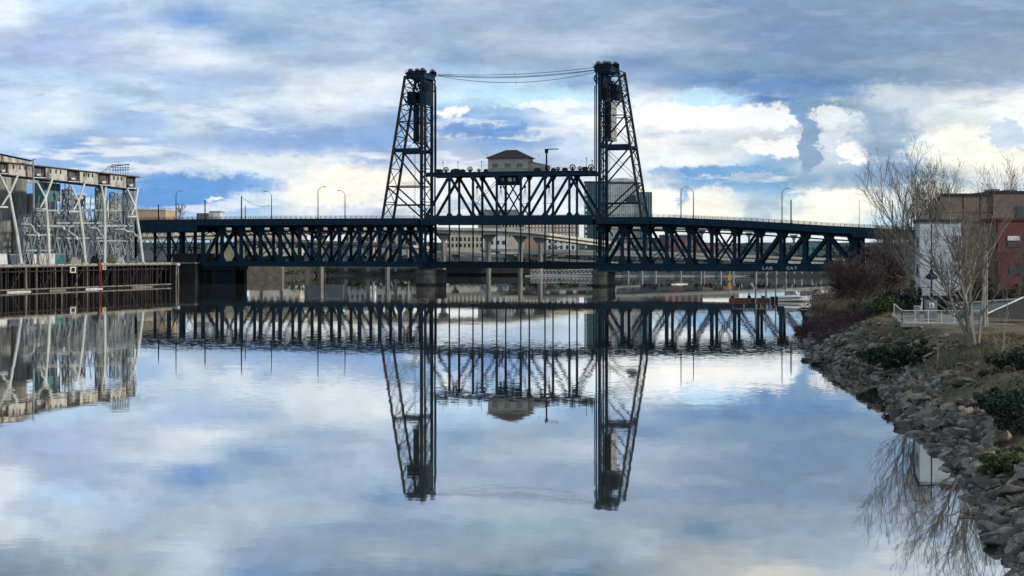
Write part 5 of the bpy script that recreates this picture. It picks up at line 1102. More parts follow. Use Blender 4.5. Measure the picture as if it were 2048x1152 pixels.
# promenade and lookout platform
def gp(px, py, z):  y = (CZ - z) * F / (py - HY); return Vector((y*(px-1024)/F, y, z))
PV = mat('promenade_concrete', (.27,.255,.235), (.20,.19,.175), .9, .3, fine=.15)
pl = [gp(1781,628,ZP), gp(1803,648,ZP), gp(1962,648.5,ZP), gp(2070,650,ZP), gp(2075,640,ZP), gp(1962,640,ZP), gp(1905,627,ZP), gp(1830,622,ZP)]
mb = MB(); mb.prism([(p.x,p.y,ZP-.35) for p in pl], (0,0,.36)); o = mb.build('promenade', PV); tag(o, kind='structure', label='pale concrete riverside path and lookout')
rl = thing('railing', 'white metal railing round the riverside lookout in front of the white building', 'railing', pl[1])
HR = 1.45
def rail(mb, a, c, n, mesh=True):
    up_ = Vector((0,0,1)); mb.beam(a+up_*HR, c+up_*HR, .09, .09); mb.beam(a+up_*.12, c+up_*.12, .06, .06)
    for i in range(n+1): p = a.lerp(c, i/n); mb.beam(p, p+up_*HR, .08, .08)
corn = [gp(1788,631,ZP+.01), gp(1804,647,ZP+.01), gp(1962,647.5,ZP+.01)]
mb = MB(); rail(mb, corn[0], corn[1], 1); mb.build('side_frame', PALE, rl); mb = MB(); rail(mb, corn[1], corn[2], 6); mb.build('front_frame', PALE, rl)
WIRE = mat('wire_mesh_infill', (.20,.21,.21), (.16,.165,.165), .6, 3)
for a, c, nm in ((corn[0],corn[1],'side_mesh'),(corn[1],corn[2],'front_mesh')):
    mb = MB(); k = 14 if nm == 'side_mesh' else 60
    for i in range(k+1): p = a.lerp(c, i/k); mb.beam(p+Vector((0,0,.1)), p+Vector((0,0,HR)), .012, .012)
    for z in (.4,.7,1.0,1.25): mb.beam(a+Vector((0,0,z)), c+Vector((0,0,z)), .012, .012)
    mb.build(nm, WIRE, rl)
mb = MB(); a, c = corn[1], corn[2]; mb.beam(a + Vector((0,-.12,-.2)), c + Vector((0,-.12,-.2)), .12, .34); mb.build('kerb', PALE, rl)

# white building
WB = mat('pale_blue_white_siding', (.52,.57,.60), (.45,.50,.53), .75, .3, (1,1,6), fine=.1)
YW = 212.0; xa, xb = at(1840,0,YW).x, at(1922,0,YW).x; zt_ = at(0,444,YW).z; zb_ = at(0,591,YW).z
wb = thing('white_building', 'pale blue white three storey building behind the lookout', 'building', ((xa+xb)/2, YW+6, ZP))
xl, yl = at(1829.5,0,YW+9).x, YW+9
mb = MB(); mb.prism([(xa,YW,zb_),(xb,YW,zb_),(xb,YW+16,zb_),(at(1832,0,YW+16).x,YW+16,zb_),(xl,yl,zb_)], (0,0,zt_-zb_)); mb.build('wall', WB, wb)
mb = MB(); mb.prism([(xa-.25,YW-.25,zt_+.004),(xb+.2,YW-.25,zt_+.004),(xb+.2,YW+16.2,zt_+.004),(at(1832,0,YW+16).x-.25,YW+16.2,zt_+.004),(xl-.25,yl,zt_+.004)], (0,0,.35)); mb.build('roof_parapet', STEEL_R, wb)
mb = MB(); z = zb_ + .3
while z < zt_: mb.box(xa, xb, YW-.025, YW-.004, z, z+.05); z += .42
mb.build('siding_boards', WB, wb)
for p0, p1, y0, y1 in ((1911,1921.5,471,496), (1908.5,1920,529,549)):
    a, c = at(p0,0,YW).x, at(p1,0,YW).x; z0, z1 = at(0,y1,YW).z, at(0,y0,YW).z; mb = MB(); mb.box(a-.1, c+.1, YW-.14, YW-.03, z0-.1, z1+.1); wn = mb.build('window', WHITE, wb); mb = MB(); mb.box(a, c, YW-.17, YW-.141, z0, z1); mb.build('pane', GLASS_D, wn); mb = MB(); mb.box((a+c)/2-.04,(a+c)/2+.04,YW-.2,YW-.171,z0,z1); mb.build('mullion', WHITE, wn)
nl = Vector((yl-YW, xa-xl, 0)).normalized()
for y0, y1 in ((474,496), (530,552)):
    z0, z1 = at(0,y1,YW+4).z, at(0,y0,YW+4).z; A_ = Vector((xa,YW,0)).lerp(Vector((xl,yl,0)), .28); C_ = Vector((xa,YW,0)).lerp(Vector((xl,yl,0)), .6); nrm = Vector((-(yl-YW), (xl-xa), 0)).normalized()
    mb = MB(); mb.prism([A_+Vector((0,0,z0)), C_+Vector((0,0,z0)), C_+Vector((0,0,z1)), A_+Vector((0,0,z1))], nrm*.08); mb.build('window', GLASS_D, wb)
mb = MB(); mb.prism([(xa+1.0,YW+2.2,ZP-.3),(xb,YW+2.2,ZP-.3),(xb,YW+15,ZP-.3),(xa+.6,YW+15,ZP-.3)], (0,0,zb_-ZP+.29)); mb.build('ground_floor', mat('grey_ground_floor', (.34,.37,.39), (.28,.30,.32), .8, .3), wb)
for px, y_ in ((1841,YW+.5),(1836,YW+7)): x = at(px,0,y_).x; mb = MB(); mb.box(x-.22,x+.22,y_-.22,y_+.22,ZP-.3,zb_-.004); mb.build('column', PALE, wb)
mb = MB(); mb.box(at(1845,0,YW+2).x, at(1848.5,0,YW+2).x, YW+2.1, YW+2.19, ZP, zb_-.4); mb.build('door', DARK, wb)
# brown and red blocks behind
BR = mat('brown_stucco', (.20,.155,.125), (.165,.13,.105), .9, .2, fine=.12); RED = mat('red_siding', (.15,.055,.055), (.12,.045,.045), .85, .25, (1,1,4))
YB = 236.0; bb = thing('brown_building', 'large brown flat roofed apartment building behind the white one', 'building', (72, YB+8, ZP))
xa, xm, xb = at(1884,0,YB).x, at(1985,0,YB).x, at(2300,0,YB).x; z1, z2 = at(0,391,YB).z, at(0,386,YB).z
xk = at(1877,0,YB+20).x; mb = MB(); mb.prism([(xa,YB,ZP-.5),(xm,YB,ZP-.5),(xm,YB+20,ZP-.5),(xk,YB+20,ZP-.5)], (0,0,z1-ZP+.5)); mb.box(xm+.004, xb, YB-.3, YB+20, ZP-.5, z2); mb.build('wall', BR, bb); mb = MB(); [mb.box(xa, xm, YB-.03, YB-.004, z, z+.06) for z in (9.0, 12.4, 15.8, 19.2)]; [mb.box(x, x+.08, YB-.05, YB-.004, ZP, z1) for x in (xa+3.1, xa+5.6)]; mb.build('wall_joint', ABUT, bb)
mb = MB(); mb.prism([(xa-.2,YB-.25,z1+.004),(xm,YB-.25,z1+.004),(xm,YB+20,z1+.004),(xk-.2,YB+20,z1+.004)], (0,0,.3)); mb.box(xm+.01, xb, YB-.5, YB+20, z2+.004, z2+.3); mb.build('roof_parapet', STEEL_R, bb)
for p0, p1, y0 in ((1984,2000,378),(2018,2034,379)): mb = MB(); mb.box(at(p0,0,YB+4).x, at(p1,0,YB+4).x, YB+4, YB+8, z1-.5, at(0,y0,YB+4).z); mb.build('roof_box', GREYB, bb)
for p0, p1, y0, y1 in ((2031,2048,412,436),(1897,1903,404,416),(2062,2080,412,436)):
    a, c = at(p0,0,YB).x, at(p1,0,YB).x; mb = MB(); mb.box(a, c, YB-.42, YB-.304, at(0,y1,YB).z, at(0,y0,YB).z); mb.build('window', GLASS_D, bb)
YR = 228.0; rb = thing('red_building', 'dark red low wing in front of the brown building at the right edge', 'building', (75, YR+4, ZP)); xa, xb = at(1996,0,YR).x, at(2300,0,YR).x; z1 = at(0,441,YR).z
mb = MB(); mb.box(xa, xb, YR, YR+7.6, ZP-.5, z1); mb.build('wall', RED, rb); mb = MB(); mb.box(xa-.2, xb, YR-.25, YR+7.7, z1+.004, z1+.35); mb.build('roof_edge', mat('dark_red_trim', (.12,.03,.032), (.10,.026,.03), .8, .5), rb)
xg = at(1930,0,YR).x; mb = MB(); mb.box(xg, xa-.005, YR+1, YR+7.5, ZP-.5, at(0,447,YR).z); mb.build('brown_wing', BR, rb)
for p0, p1, y0, y1, m_ in ((2015,2040,472,481,WHITE),(2015,2040,483,494,GLASS_D),(1992,2011,474,492,GLASS_D),(1972,1986,474,490,GLASS_D),(2020,2045,530,548,GLASS_D)):
    a, c = at(p0,0,YR).x, at(p1,0,YR).x; yy = YR if p0 > 1996 else YR + 1; mb = MB(); mb.box(a, c, yy-.1, yy-.004, at(0,y1,yy).z, at(0,y0,yy).z); mb.build('window', m_, rb)
# access ramp
rp = thing('access_ramp', 'grey access ramp with glass panels and white handrails beside the big bare tree', 'ramp', gp(1960,634,ZP))
Yr = 190; pts = [at(1905,606,Yr), at(2040,597,Yr+3), at(2036,599.5,Yr+3), at(1962,633,Yr-6)]
mb = MB(); a0r, c0r, d0r = at(1962,634,178), at(2046,596,183), at(2060,640,181)
mb.prism([a0r, d0r, c0r], (0, 1.2, 0)); mb.build('ramp_wall', mat('dark_ramp_wall', (.035,.035,.037), (.025,.025,.026), .9, .6), rp)
mb = MB(); mb.beam(a0r + Vector((0,-.1,.1)), c0r + Vector((0,-.1,.1)), .12, .14); mb.beam(at(1905,607,188), at(2042,597,186), .12, .14); mb.build('handrail', PALE, rp)
mb = MB(); q0, q1, q2 = at(1905,607,188.2), at(2040,597.5,186.2), at(1962,633,186.5); q3 = at(1912,630,188.2); mb.prism([q3, q2, q1, q0], (0,.06,0)); mb.build('glass_panel', mat('grey_panel_glass', (.17,.19,.195), (.13,.145,.15), .25, .8, spec=.5), rp)
mb = MB()
for k in range(9): f = k/8; p = q0.lerp(q1, f); b_ = q3.lerp(q2, min(1, f*1.8)) if f < .55 else q2.lerp(q1, (f-.55)/.45); mb.beam(p - Vector((0,.1,0)), Vector((p.x, p.y-.1, b_.z)), .07, .07) if p.z > b_.z + .1 else None
mb.beam(at(1905,607,187.8), at(1930,618,182), .1, .1); mb.build('post', PALE, rp)
# cabinet with sign
cb = gp(1864,639,ZP); cb.y += 2; cb = Vector((cb.y*(1864-1024)/F, cb.y, ZP)); kw = 21*cb.y/F/2; kz = at(0,598,cb.y).z
kc = thing('utility_cabinet', 'grey cabinet with a white wheelchair sign behind the railing', 'cabinet', cb); GC = mat('grey_cabinet_paint', (.20,.215,.23), (.16,.17,.185), .7, .8)
mb = MB(); mb.box(cb.x-kw, cb.x+kw, cb.y, cb.y+1.3, ZP, kz); mb.build('body', GC, kc); mb = MB(); mb.box(cb.x-kw-.1, cb.x+kw+.1, cb.y-.1, cb.y+1.4, kz+.004, kz+.16); mb.build('lid', ABUT, kc)
mb = MB(); sx_, sz_ = cb.x - .06, at(0,610.5,cb.y).z; mb.box(sx_-.3, sx_+.3, cb.y-.05, cb.y-.004, sz_-.3, sz_+.3); sg_ = mb.build('sign', WHITE, kc)
BLUE = mat('sign_blue', (.03,.06,.28), (.025,.05,.24), .5, 2); mb = MB(); yy = cb.y-.07
mb.ring((sx_-.02,yy,sz_-.08), (0,1,0), .15, .10, .03, 16); mb.tube((sx_-.03,yy-.015,sz_+.2),(sx_-.03,yy+.015,sz_+.2),.05,n=10); mb.beam((sx_-.03,yy,sz_+.15),(sx_-.02,yy,sz_-.03),.05,.03); mb.beam((sx_-.02,yy,sz_-.03),(sx_+.1,yy,sz_-.04),.05,.03); mb.beam((sx_+.1,yy,sz_-.04),(sx_+.15,yy,sz_-.2),.05,.03); mb.build('wheelchair_symbol', BLUE, sg_)
mb = MB(); mb.box(at(1828,0,cb.y+3).x, cb.x-kw-.05, cb.y+3, cb.y+3.2, ZP, ZP+1.35); o = mb.build('low_wall', GC, None, org=(cb.x-2, cb.y+3, ZP)); mb = MB(); tag(o, 'low grey wall left of the grey cabinet', 'wall')
mb.box(at(1828,0,cb.y+3).x, cb.x-kw-.05, cb.y+2.95, cb.y+3.25, ZP+1.354, ZP+1.44); mb.build('coping', PALE, o)
# mast with saucer
ym_ = cb.y + 4; x = at(1863,0,ym_).x; lm = thing('saucer_lamp', 'dark pole lamp with saucer shade rising in front of the white building', 'lamp', (x, ym_, ZP))
mb = MB(); mb.tube((x,ym_,ZP),(x,ym_,at(0,447,ym_).z),.14,.06,n=8); mb.build('pole', STEEL_D, lm); zs = at(0,555,ym_).z; mb = MB()
mb.tube((x,ym_,zs-.25),(x,ym_,zs+.05),.35,.85,n=18); mb.tube((x,ym_,zs+.05),(x,ym_,zs+.5),.85,.3,n=18); mb.tube((x,ym_,zs+.5),(x,ym_,zs+1.0),.3,.12,n=12); mb.build('saucer_shade', STEEL_D, lm)
mb = MB(); mb.tube((x,ym_,at(0,598,ym_).z),(x,ym_,at(0,588,ym_).z),.32,.2,n=10); mb.build('base', STEEL_D, lm)
# pale posts by the tree
for px0, px1, lab in ((1968,1969.5,'taller pale pole left of two behind the big bare tree'),(1972.5,1973.5,'thin pale pole right of two behind the big bare tree')):
    y_ = 166 if px0 < 1970 else 172; a, c = at(px0,641,y_), at(px1,478 if px0 < 1970 else 500,y_); o = MB().tube(a, c, .16, .11, n=8).tube(a - Vector((0,0,.6)), a + Vector((0,0,.25)), .24, n=8).build('timber_pole', BARK_L, None, org=a); tag(o, lab, 'pole', 'pale poles behind the big tree')

# marina
PW = 416.0
dk = thing('floating_dock', 'red brown timber dock with handrail left of the white cabin boat', 'dock', (at(1505,0,PW).x, PW, 0))
xa, xb = at(1460,0,PW).x, at(1556,0,PW).x; mb = MB(); mb.box(xa, xb, PW, PW+2.2, -.2, .75); mb.build('deck', WOOD_R, dk); mb = MB()
for px in (1466,1500,1528): x = at(px,0,PW).x; mb.box(x-.5,x+.3,PW+.3,PW+1.2,.75,1.35)
mb.build('bollard_box', DARK, dk); mb = MB()
for px in (1467.5,1490,1516,1524,1537): x = at(px,0,PW).x; mb.beam((x,PW+1.9,.75),(x,PW+1.9,2.15),.12,.12)
mb.beam((at(1467,0,PW).x,PW+1.9,2.1),(at(1556,0,PW).x,PW+1.9,2.2),.08,.08); mb.build('handrail', PALE, dk)
xe, xf = at(1538,0,PW).x, at(1592,0,PW).x; mb = MB(); mb.box(xe, xf, PW-2, PW-.6, -.2, .35); mb.build('side_pontoon', WOOD_R, dk); mb = MB()
for k in range(6): x = xe + (xf-xe)*(k+.5)/6; mb.box(x-.5, x+.5, PW-1.9, PW-.9, .35, 1.2)
mb.build('fender_box', WOOD_R, dk); mb = MB()
for k in range(7): x = xe + (xf-xe)*k/6; mb.box(x-.12, x+.12, PW-2.05, PW-1.92, -.1, 1.1)
mb.build('fender_post', PALE, dk)
used = [False]; pp = thing('mooring_pile', '', 'pile', (0,0,0), 'thin mooring piles at the marina'); mb = MB(); mb.tube((0,0,-3),(0,0,7.6),.2,.18,n=8); mb.build('shaft', PILE_P, pp, org=(0,0,0)); mb = MB(); mb.tube((0,0,7.6),(0,0,7.95),.24,.03,n=8); mb.build('cap', DARK, pp, org=(0,0,0))
for px, dy, sc, lab in ((1511,-3,.98,'thin mooring pile left of three at the red brown dock'),(1532,-1,1,'thin mooring pile in the middle of three at the red brown dock'),(1551.5,2,1.03,'thin mooring pile right of three, beside the white cabin boat'),(1571,14,.85,'short mooring pile behind the white cabin boat')):
    y_ = PW + dy; o = place(pp, used, (at(px,0,y_).x, y_, 0), lab); o.scale = (1,1,sc)
def boat(label, x0, y0, L_, rz, seed, arch=False):
    root = thing('motor_boat', label, 'boat', (x0,y0,0), 'motor boats at the marina')
    mb = MB(); st_ = []; nS = 10
    for i in range(nS+1):
        f = i/nS; x = (f-.5)*L_; w_ = 1.35 * (1 if f < .55 else max(.03, 1 - ((f-.55)/.45)**2)); sh = 1.15 + .45*f*f; keel = -.45 + (.9*max(0,(f-.75)/.25)**2)
        st_.append([(x,-w_,sh),(x,-w_*.85,.15+.25*f),(x,0,keel),(x,w_*.85,.15+.25*f),(x,w_,sh)])
    for s_ in st_: mb.v += s_
    for i in range(nS):
        for k in range(4): mb.f.append((5*i+k,5*i+k+1,5*i+5+k+1,5*i+5+k))
        mb.f.append((5*i+4,5*i,5*i+5,5*i+9))
    mb.f.append((0,1,2,3,4)); mb.build('hull', WHITE, root, org=(0,0,0))
    mb = MB(); mb.hexa([(-.32*L_,-1.0,1.2),(.22*L_,-.85,1.35),(.22*L_,.85,1.35),(-.32*L_,1.0,1.2),(-.30*L_,-.95,1.62),(.10*L_,-.75,1.75),(.10*L_,.75,1.75),(-.30*L_,.95,1.62)]); mb.build('coaming', WHITE, root, org=(0,0,0))
    if not arch:
        mb = MB(); mb.hexa([(-.3*L_,-.9,1.63),(.09*L_,-.72,1.75),(.09*L_,.72,1.75),(-.3*L_,.9,1.63),(-.28*L_,-.8,2.6),(-.02*L_,-.65,2.65),(-.02*L_,.65,2.65),(-.28*L_,.8,2.6)]); mb.build('cabin_glass', mat('pale_cabin_glass', (.20,.22,.25), (.14,.155,.18), .2, 1, spec=.6), root, org=(0,0,0))
        mb = MB(); mb.box(-.30*L_, 0, -.9, .9, 2.66, 2.78); mb.build('hardtop', WHITE, root, org=(0,0,0))
    else:
        mb = MB()
        for s_ in (-1,1): mb.beam((-.34*L_,s_*1.1,1.4),(-.16*L_,s_*.9,3.0),.28,.2); mb.beam((.12*L_,s_*.9,1.6),(-.08*L_,s_*.8,2.6),.14,.12)
        mb.beam((-.16*L_,-.9,3.0),(-.16*L_,.9,3.0),.28,.2); mb.build('radar_arch', WHITE, root, org=(0,0,0)); mb = MB(); mb.hexa([(-.42*L_,-1,1.3),(-.3*L_,-1,1.3),(-.3*L_,1,1.3),(-.42*L_,1,1.3),(-.40*L_,-.9,2.1),(-.2*L_,-.9,2.7),(-.2*L_,.9,2.7),(-.40*L_,.9,2.1)]); mb.build('canvas_cover', DARK, root, org=(0,0,0))
    mb = MB()
    for s_ in (-1,1):
        pts_ = [((f-.5)*L_, s_*1.35*(1 if f < .55 else max(.03, 1-((f-.55)/.45)**2)), 1.75+.45*f*f) for f in (.55,.7,.85,.97)]; mb.path(pts_, [.03]*4, 4)
        for p_ in pts_: mb.beam((p_[0],p_[1],p_[2]-.6), p_, .04, .04)
    mb.build('bow_rail', GALV, root, org=(0,0,0)); mb = MB(); mb.box(-.5*L_-.4,-.5*L_,-.3,.3,.1,1.3); mb.build('outboard_motor', DARK, root, org=(0,0,0))
    mb = MB(); mb.prism([(-.49*L_,-1.37,.95),(.2*L_,-1.36,1.15),(.2*L_,-1.36,1.02),(-.49*L_,-1.37,.82)], (0,.02,0)); mb.build('stripe', DARK, root, org=(0,0,0))
    root.location = (x0,y0,0); root.rotation_euler.z = rz; return root
boat('white cabin boat with a hard top moored right of the red brown dock', at(1590,0,PW-4).x, PW-3.5, 8.6, R(-6), 1); boat('white boat with a swept radar arch nearest the bank', at(1655,0,PW+22).x, PW+22, 9.5, R(-10), 2, True)
mb = MB(); mb.box(at(1592,0,PW+2).x, at(1645,0,PW+2).x, PW+2, PW+4, -.2, .6); o = mb.build('pontoon', CONC_G, None, org=(at(1600,0,PW+2).x,PW+2,0)); tag(o, 'grey pontoon behind the white cabin boat', 'pontoon'); mb = MB()
for k in range(5): x = at(1594+11*k,0,PW+2).x; mb.box(x-.1,x+.1,PW+1.9,PW+1.98,-.3,1.3)
mb.build('fender_post', PALE, o)

# ------------------------------------------------------------------ riprap
rng = random.Random(77); protos = []
def rock_mesh(seed):
    r = random.Random(seed); bm = bmesh.new(); sq = (r.uniform(.85,1.4), r.uniform(.65,1.0), r.uniform(.45,.75))
    for k in range(15):
        v = Vector((r.gauss(0,1), r.gauss(0,1), r.gauss(0,1))).normalized() * r.uniform(.8,1.08); bm.verts.new((v.x*sq[0], v.y*sq[1], v.z*sq[2]))
    g = bmesh.ops.convex_hull(bm, input=bm.verts); bmesh.ops.delete(bm, geom=[e for e in g['geom_interior'] if isinstance(e, bmesh.types.BMVert)], context='VERTS')
    bmesh.ops.bevel(bm, geom=list(bm.edges), offset=.05, segments=1, affect='EDGES', profile=.5); bm.verts.index_update()
    mb = MB(); mb.v = [tuple(v.co) for v in bm.verts]; mb.f = [tuple(v.index for v in f.verts) for f in bm.faces]; bm.free(); return mb
RM = [rock_mesh(s) for s in range(1, 11)]
spots = []
for k in range(6800):
    y = 60 + (rng.random() ** 1.7) * 190; w_ = slope_w(y); d = abs(rng.gauss(0, 3.0)) - .9
    patch = mnoise.noise((y*.09, d*.25, 5))
    if d > 2.8 and patch < -.06 and y < 165: continue
    if d > w_ * 1.0: continue
    x = shx(y) + d; px = 1024 + F*x/y
    if px > 2090: continue
    spots.append((y, d, x, max(.15, min(1.0, rng.lognormvariate(-1.15, .5)))))
spots.append((108.5, -.6, shx(108.5)-.9, 1.35)); spots.append((98, .8, shx(98)+1.2, 1.1)); spots.append((134, -.3, shx(134)-.4, .9))
spots.sort(key=lambda q: -q[3]/q[0])
rock_stuff = [MB(), MB(), MB()]; rock_protos = {}
for i, (y, d, x, s) in enumerate(spots):
    z = bank_z(x, y) + s*.18; v = rng.randrange(10); mi = rng.randrange(3) if d > .5 else rng.choice((0,2,2)); M_ = Matrix.Translation((x,y,z)) @ Matrix.Rotation(rng.uniform(0,6.28),4,'Z') @ Matrix.Rotation(rng.gauss(0,.35),4,'X') @ Matrix.Rotation(rng.gauss(0,.35),4,'Y') @ Matrix.Diagonal((s,s,s,1))
    if i < 300:
        key = (v, mi)
        if key not in rock_protos:
            o = MB(); o.v = RM[v].v; o.f = RM[v].f; o = o.build('boulder', ROCK[mi]); rock_protos[key] = o
        else: o = rock_protos[key].copy(); COL.objects.link(o)
        o.matrix_world = M_; tag(o, 'angular dark boulder, one of the larger ones along the right waterline', 'boulder', 'boulders along the right bank')
    else: rock_stuff[mi].add([M_ @ Vector(q) for q in RM[v].v], RM[v].f)
for mi in range(3): tag(rock_stuff[mi].build('riprap', ROCK[mi]), kind='stuff', label='smaller broken riprap stones on the right bank')

# ------------------------------------------------------------------ right bank planting
def gz(px, y): x = y*(px-1024)/F; return Vector((x, y, bank_z(x, y, False)))
def blades(name, label, m, n, fn_, h, wd, seed):
    r = random.Random(seed); mb = MB()
    for k in range(n):
        q = fn_(r)
        if q is None: continue
        x, y = q; z = bank_z(x, y); a = r.uniform(0,6.28); hh = h*r.uniform(.4,1.3); dx, dy = math.cos(a)*wd*r.uniform(.5,1.2), math.sin(a)*wd; lx, ly = r.gauss(0,.5)*hh, r.gauss(0,.5)*hh
        mb.add([(x-dx,y-dy,z-.05),(x+dx,y+dy,z-.05),(x+lx,y+ly,z+hh)], [(0,1,2)])
    return tag(mb.build(name, m), kind='stuff', label=label)
def slope_pts(dmin, thr, nz, ymin=62, ymax=240):
    def f(r):
        y = ymin + (r.random() ** 1.4) * (ymax-ymin); d = r.uniform(dmin, slope_w(y)+5); x = shx(y)+d
        if 1024 + F*x/y > 2085 or (158 < y < 200 and d > slope_w(y)-1): return None
        if mnoise.noise((x*.16, y*.09, nz)) < thr: return None
        return x, y
    return f
blades('dry_grass', 'brown dry grass and dead bramble stalks on the right slope', DRY, 26000, slope_pts(2.4, -.02, 11.0), .42, .03, 3)
blades('green_grass', 'dull green grass tufts on the right slope', LEAF_M, 16000, slope_pts(2.6, .02, 31.0), .38, .035, 4)
blades('bank_herbs', 'low dark green weeds on the right slope', LEAF_D, 12000, slope_pts(3.0, .08, 51.0), .28, .07, 5)
LAWN = mat('lawn_grass', (.055,.10,.025), (.035,.065,.02), .95, .5)
p = gp(1800,611,ZP); mb = MB(); mb.prism([gp(1772,616,5.62), gp(1832,616,5.62), gp(1834,606,5.62), gp(1796,604,5.62)], (0,0,.03)); tag(mb.build('lawn', LAWN), kind='structure', label='small green lawn left of the white building')
IVY = [('dark green ivy mound under the lookout railing, left', 1764, 174, 1.9, (2.2,2.2,1.2)), ('dark green ivy mound under the lookout railing, middle', 1808, 162, 3.0, (2.6,2.0,1.4)), ('dark green ivy mound under the lookout railing, right', 1846, 159, 4.2, (2.3,2.0,1.3)), ('dark leafy bush at the right edge above the near boulders', 2016, 112, 4.2, (2.1,2.4,1.4)), ('largest dark leafy bush at the right edge', 2050, 104, 4.6, (2.4,2.8,1.8)), ('dark leafy bush higher up the right slope', 2034, 128, 5.2, (2.0,2.2,1.2)), ('mossy green bush low by the near boulders', 2020, 92, 2.8, (1.7,2.2,1.0))]
for i, (lab, px, y, d, rad) in enumerate(IVY):
    b_ = gz(px, y); shrub('evergreen_shrub', lab, b_, rad, 2600 if i < 3 else 3400, .16 if i > 2 else .2, 40+i, LEAF_M if 'mossy' in lab else LEAF_D, 'evergreen shrubs on the right bank')
for lab, px, y, rad in (('round clipped dark bush at the foot of the white building wall', 1903, 207, (2.2,1.8,2.2)), ('dark hedge behind the ramp handrail', 1950, 214, (3.4,2,3.4)), ('dark hedge in front of the red building', 2015, 212, (4.0,2,3.0)), ('tall narrow dark shrub left of the white column', 1826, 208, (1.0,1.0,3.2))):
    x = y*(px-1024)/F; shrub('clipped_bush', lab, (x,y,ZP), rad, 2400, .22, px, LEAF_D, 'dark bushes around the buildings')
TWN = [('purple brown bramble thicket right of the boats, nearest the water', 1650, 262, (5.0,6,2.2)), ('purple brown bramble thicket below the willow, second from the water', 1690, 236, (5.0,5,2.3)), ('purple brown bramble thicket between willow and lawn', 1740, 228, (4.2,5,2.0)), ('reddish bramble patch low beside the water line', 1668, 215, (3.2,5,1.3))]
for i, (lab, px, y, rad) in enumerate(TWN):
    r = random.Random(60+i); b_ = gz(px, y); b_.z = max(.4, b_.z); root = thing('bramble_thicket', lab, 'thicket', b_, 'bramble thickets on the right bank'); mb = MB()
    for k in range(2600):
        a = r.uniform(0,6.28); q = math.sqrt(r.random()); p0 = Vector((b_.x+math.cos(a)*q*rad[0], b_.y+math.sin(a)*q*rad[1], 0)); p0.z = max(0.1, bank_z(p0.x,p0.y,False)); hh = rad[2]*(1-.6*q*q)*r.uniform(.5,1.15); d_ = Vector((r.gauss(0,.6), r.gauss(0,.6), 1)).normalized()
        p1 = p0 + d_*hh*.7; p2 = p1 + Vector((d_.x*1.4+r.gauss(0,.3), d_.y*1.4+r.gauss(0,.3), .35)).normalized()*hh*.6; wv = Vector((.022,0,0)); mb.add([p0-wv,p0+wv,p1+wv,p1-wv,p2+Vector((0,0,.015)),p2-Vector((0,0,.015))], [(0,1,2,3),(3,2,4,5)])
    mb.build('stems', TWIG_R, root); mb = MB(); frond_mass(mb, r, (b_.x,b_.y,b_.z+rad[2]*.3), (rad[0],rad[1],rad[2]*.7), 1300, .13); mb.build('dead_leaves', mat('dead_bramble_leaves', (.13,.075,.070), (.07,.048,.046), .9, 1), root)
for i, (lab, px, y, rad) in enumerate((('dark brown thicket behind the boats at the marina', 1688, 330, (7,8,2.6)), ('dark brown thicket between the boats and the willow', 1672, 292, (5,7,2.0)), ('dark brown thicket in the shade under the willows', 1752, 318, (8,6,3.0)), ('dark brown thicket under the right end of the bridge', 1735, 420, (12,8,5.0)))):
    r = random.Random(160+i); b_ = gz(px, y); b_.z = max(.5, b_.z); root = thing('bramble_thicket', lab, 'thicket', b_, 'bramble thickets on the right bank'); mb = MB()
    frond_mass(mb, r, (b_.x,b_.y,b_.z+rad[2]*.4), rad, 3200, .16); mb.build('dead_leaves', TWIG_R, root); mb = MB()
    for k in range(500): q = r.uniform(0,6.28); e = r.random()**.5; p0 = Vector((b_.x+math.cos(q)*e*rad[0], b_.y+math.sin(q)*e*rad[1], b_.z)); mb.beam(p0, p0 + Vector((r.gauss(0,.5),r.gauss(0,.5),rad[2]*r.uniform(.6,1.3))), .03, .03)
    mb.build('stems', TWIG, root)
for i, (lab, px, y, d, rad) in enumerate((('low olive bush between lawn and thicket', 1768, 214, 0, (3.2,3,1.8)), ('low dark bush beside the lawn', 1800, 222, 0, (3.0,2.5,1.9)), ('olive bush at the foot of the willow', 1725, 246, 0, (3.6,3,1.7)))):
    shrub('evergreen_shrub', lab, gz(px, y), rad, 2200, .22, 90+i, (LEAF_M, LEAF_D, LEAF_M)[i], 'low bushes by the lawn')

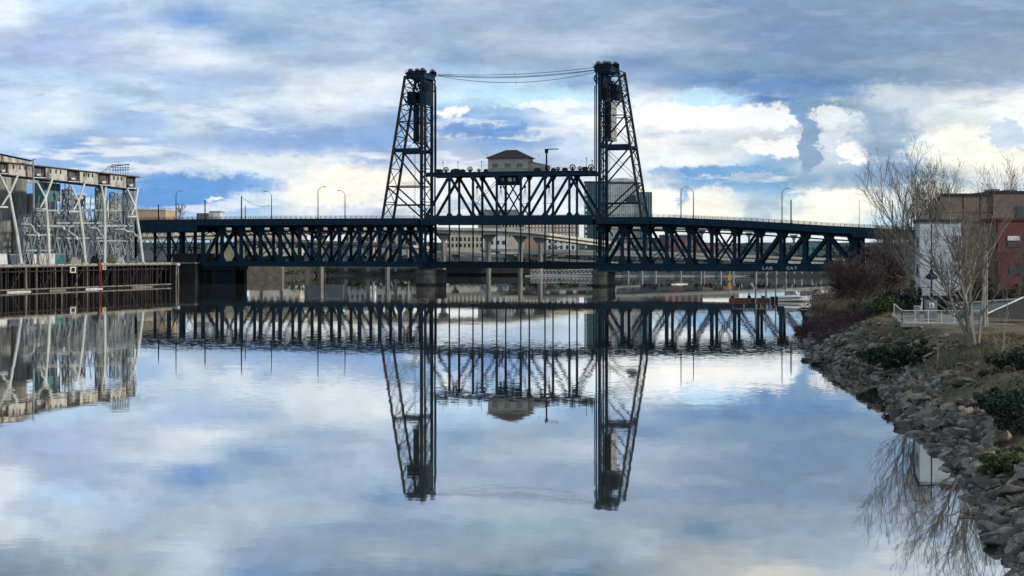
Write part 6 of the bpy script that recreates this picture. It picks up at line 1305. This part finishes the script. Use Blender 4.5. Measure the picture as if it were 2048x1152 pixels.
# trees
bare_tree('bare_tree', 'big pale multi stemmed bare tree leaning over the slope by the railing end', gz(1946,150) + Vector((.3,0,-.4)), 12.5, 7, 12, .36, 4, (9,5,4), .25, BARK_L, BARK, 'bare trees on the right bank', (-.05,0), .013, .25, .28)
bare_tree('bare_tree', 'tall bare birch left of the white building, leaning left', gz(1833,222), 16.5, 4, 31, .24, 4, (12,6,4), .27, BARK_L, BARK, 'bare trees on the right bank', (-.14,0), .016, .5, .30)
bare_tree('bare_tree', 'tall fan shaped bare tree behind the roof of the white building', Vector((at(1868,0,262).x, 262, ZP)), 18, 8, 44, .22, 4, (9,6,3), .26, BARK, BARK, 'bare trees on the right bank', (0,0), .017, .75, .35)
bare_tree('bare_tree', 'thin bare tree standing above the brown roof', Vector((at(1992,0,275).x, 275, ZP)), 18, 1, 52, .1, 4, (16,6,4), .24, BARK, BARK, 'bare trees on the right bank', (.0,0), .017, .3, .6)
bare_tree('bare_tree', 'low bushy bare tree over the left of the brown roof', Vector((at(1925,0,290).x, 290, ZP)), 15, 9, 63, .35, 4, (8,6,4), .2, BARK, TWIG, 'bare trees on the right bank', (0,0), .018, .5, .5)
bare_tree('bare_tree', 'dark slender bare tree close against the white wall', gz(1894,203), 9.5, 1, 71, .1, 4, (12,6,4), .2, BARK, BARK, 'bare trees on the right bank', (-.02,0), .014, .3, .25)
bare_tree('bare_tree', 'rounded purple brown bare willow in front of the right end of the bridge', gz(1715,300), 8.2, 18, 81, .95, 4, (10,8,7), .14, BARK, TWIG_R, 'bare trees on the right bank', (-.03,0), .02, .2, .12)
bare_tree('bare_tree', 'second rounded purple brown bare willow nearer the white building', gz(1775,310), 8.8, 16, 85, .85, 4, (10,8,7), .14, BARK, TWIG_R, 'bare trees on the right bank', (0,0), .02, .2, .12)
bare_tree('bare_tree', 'bare tree at the end of the sloping approach deck', Vector((at(1790,0,345).x, 345, ZP)), 13, 5, 91, .35, 4, (9,7,5), .2, BARK, TWIG, 'bare trees on the right bank', (0,0), .02, .4, .3)
bare_tree('sapling', 'pair of thin pale saplings on the right slope below the path', gz(2002,140), 4.2, 2, 95, .12, 3, (4,3), .06, BARK_L, TWIG, 'saplings on the right slope')
bare_tree('sapling', 'single thin pale sapling stake on the slope under the railing', gz(1875,150), 3.0, 1, 97, .05, 2, (3,), .06, BARK_L, TWIG, 'saplings on the right slope')
bare_tree('bare_tree', 'bare shrubby tree in front of the red wing', Vector((at(2025,0,205).x, 205, ZP)), 9, 6, 99, .4, 4, (7,6,5), .12, BARK, TWIG, 'bare trees on the right bank', (0,0), .014, .3, .2)
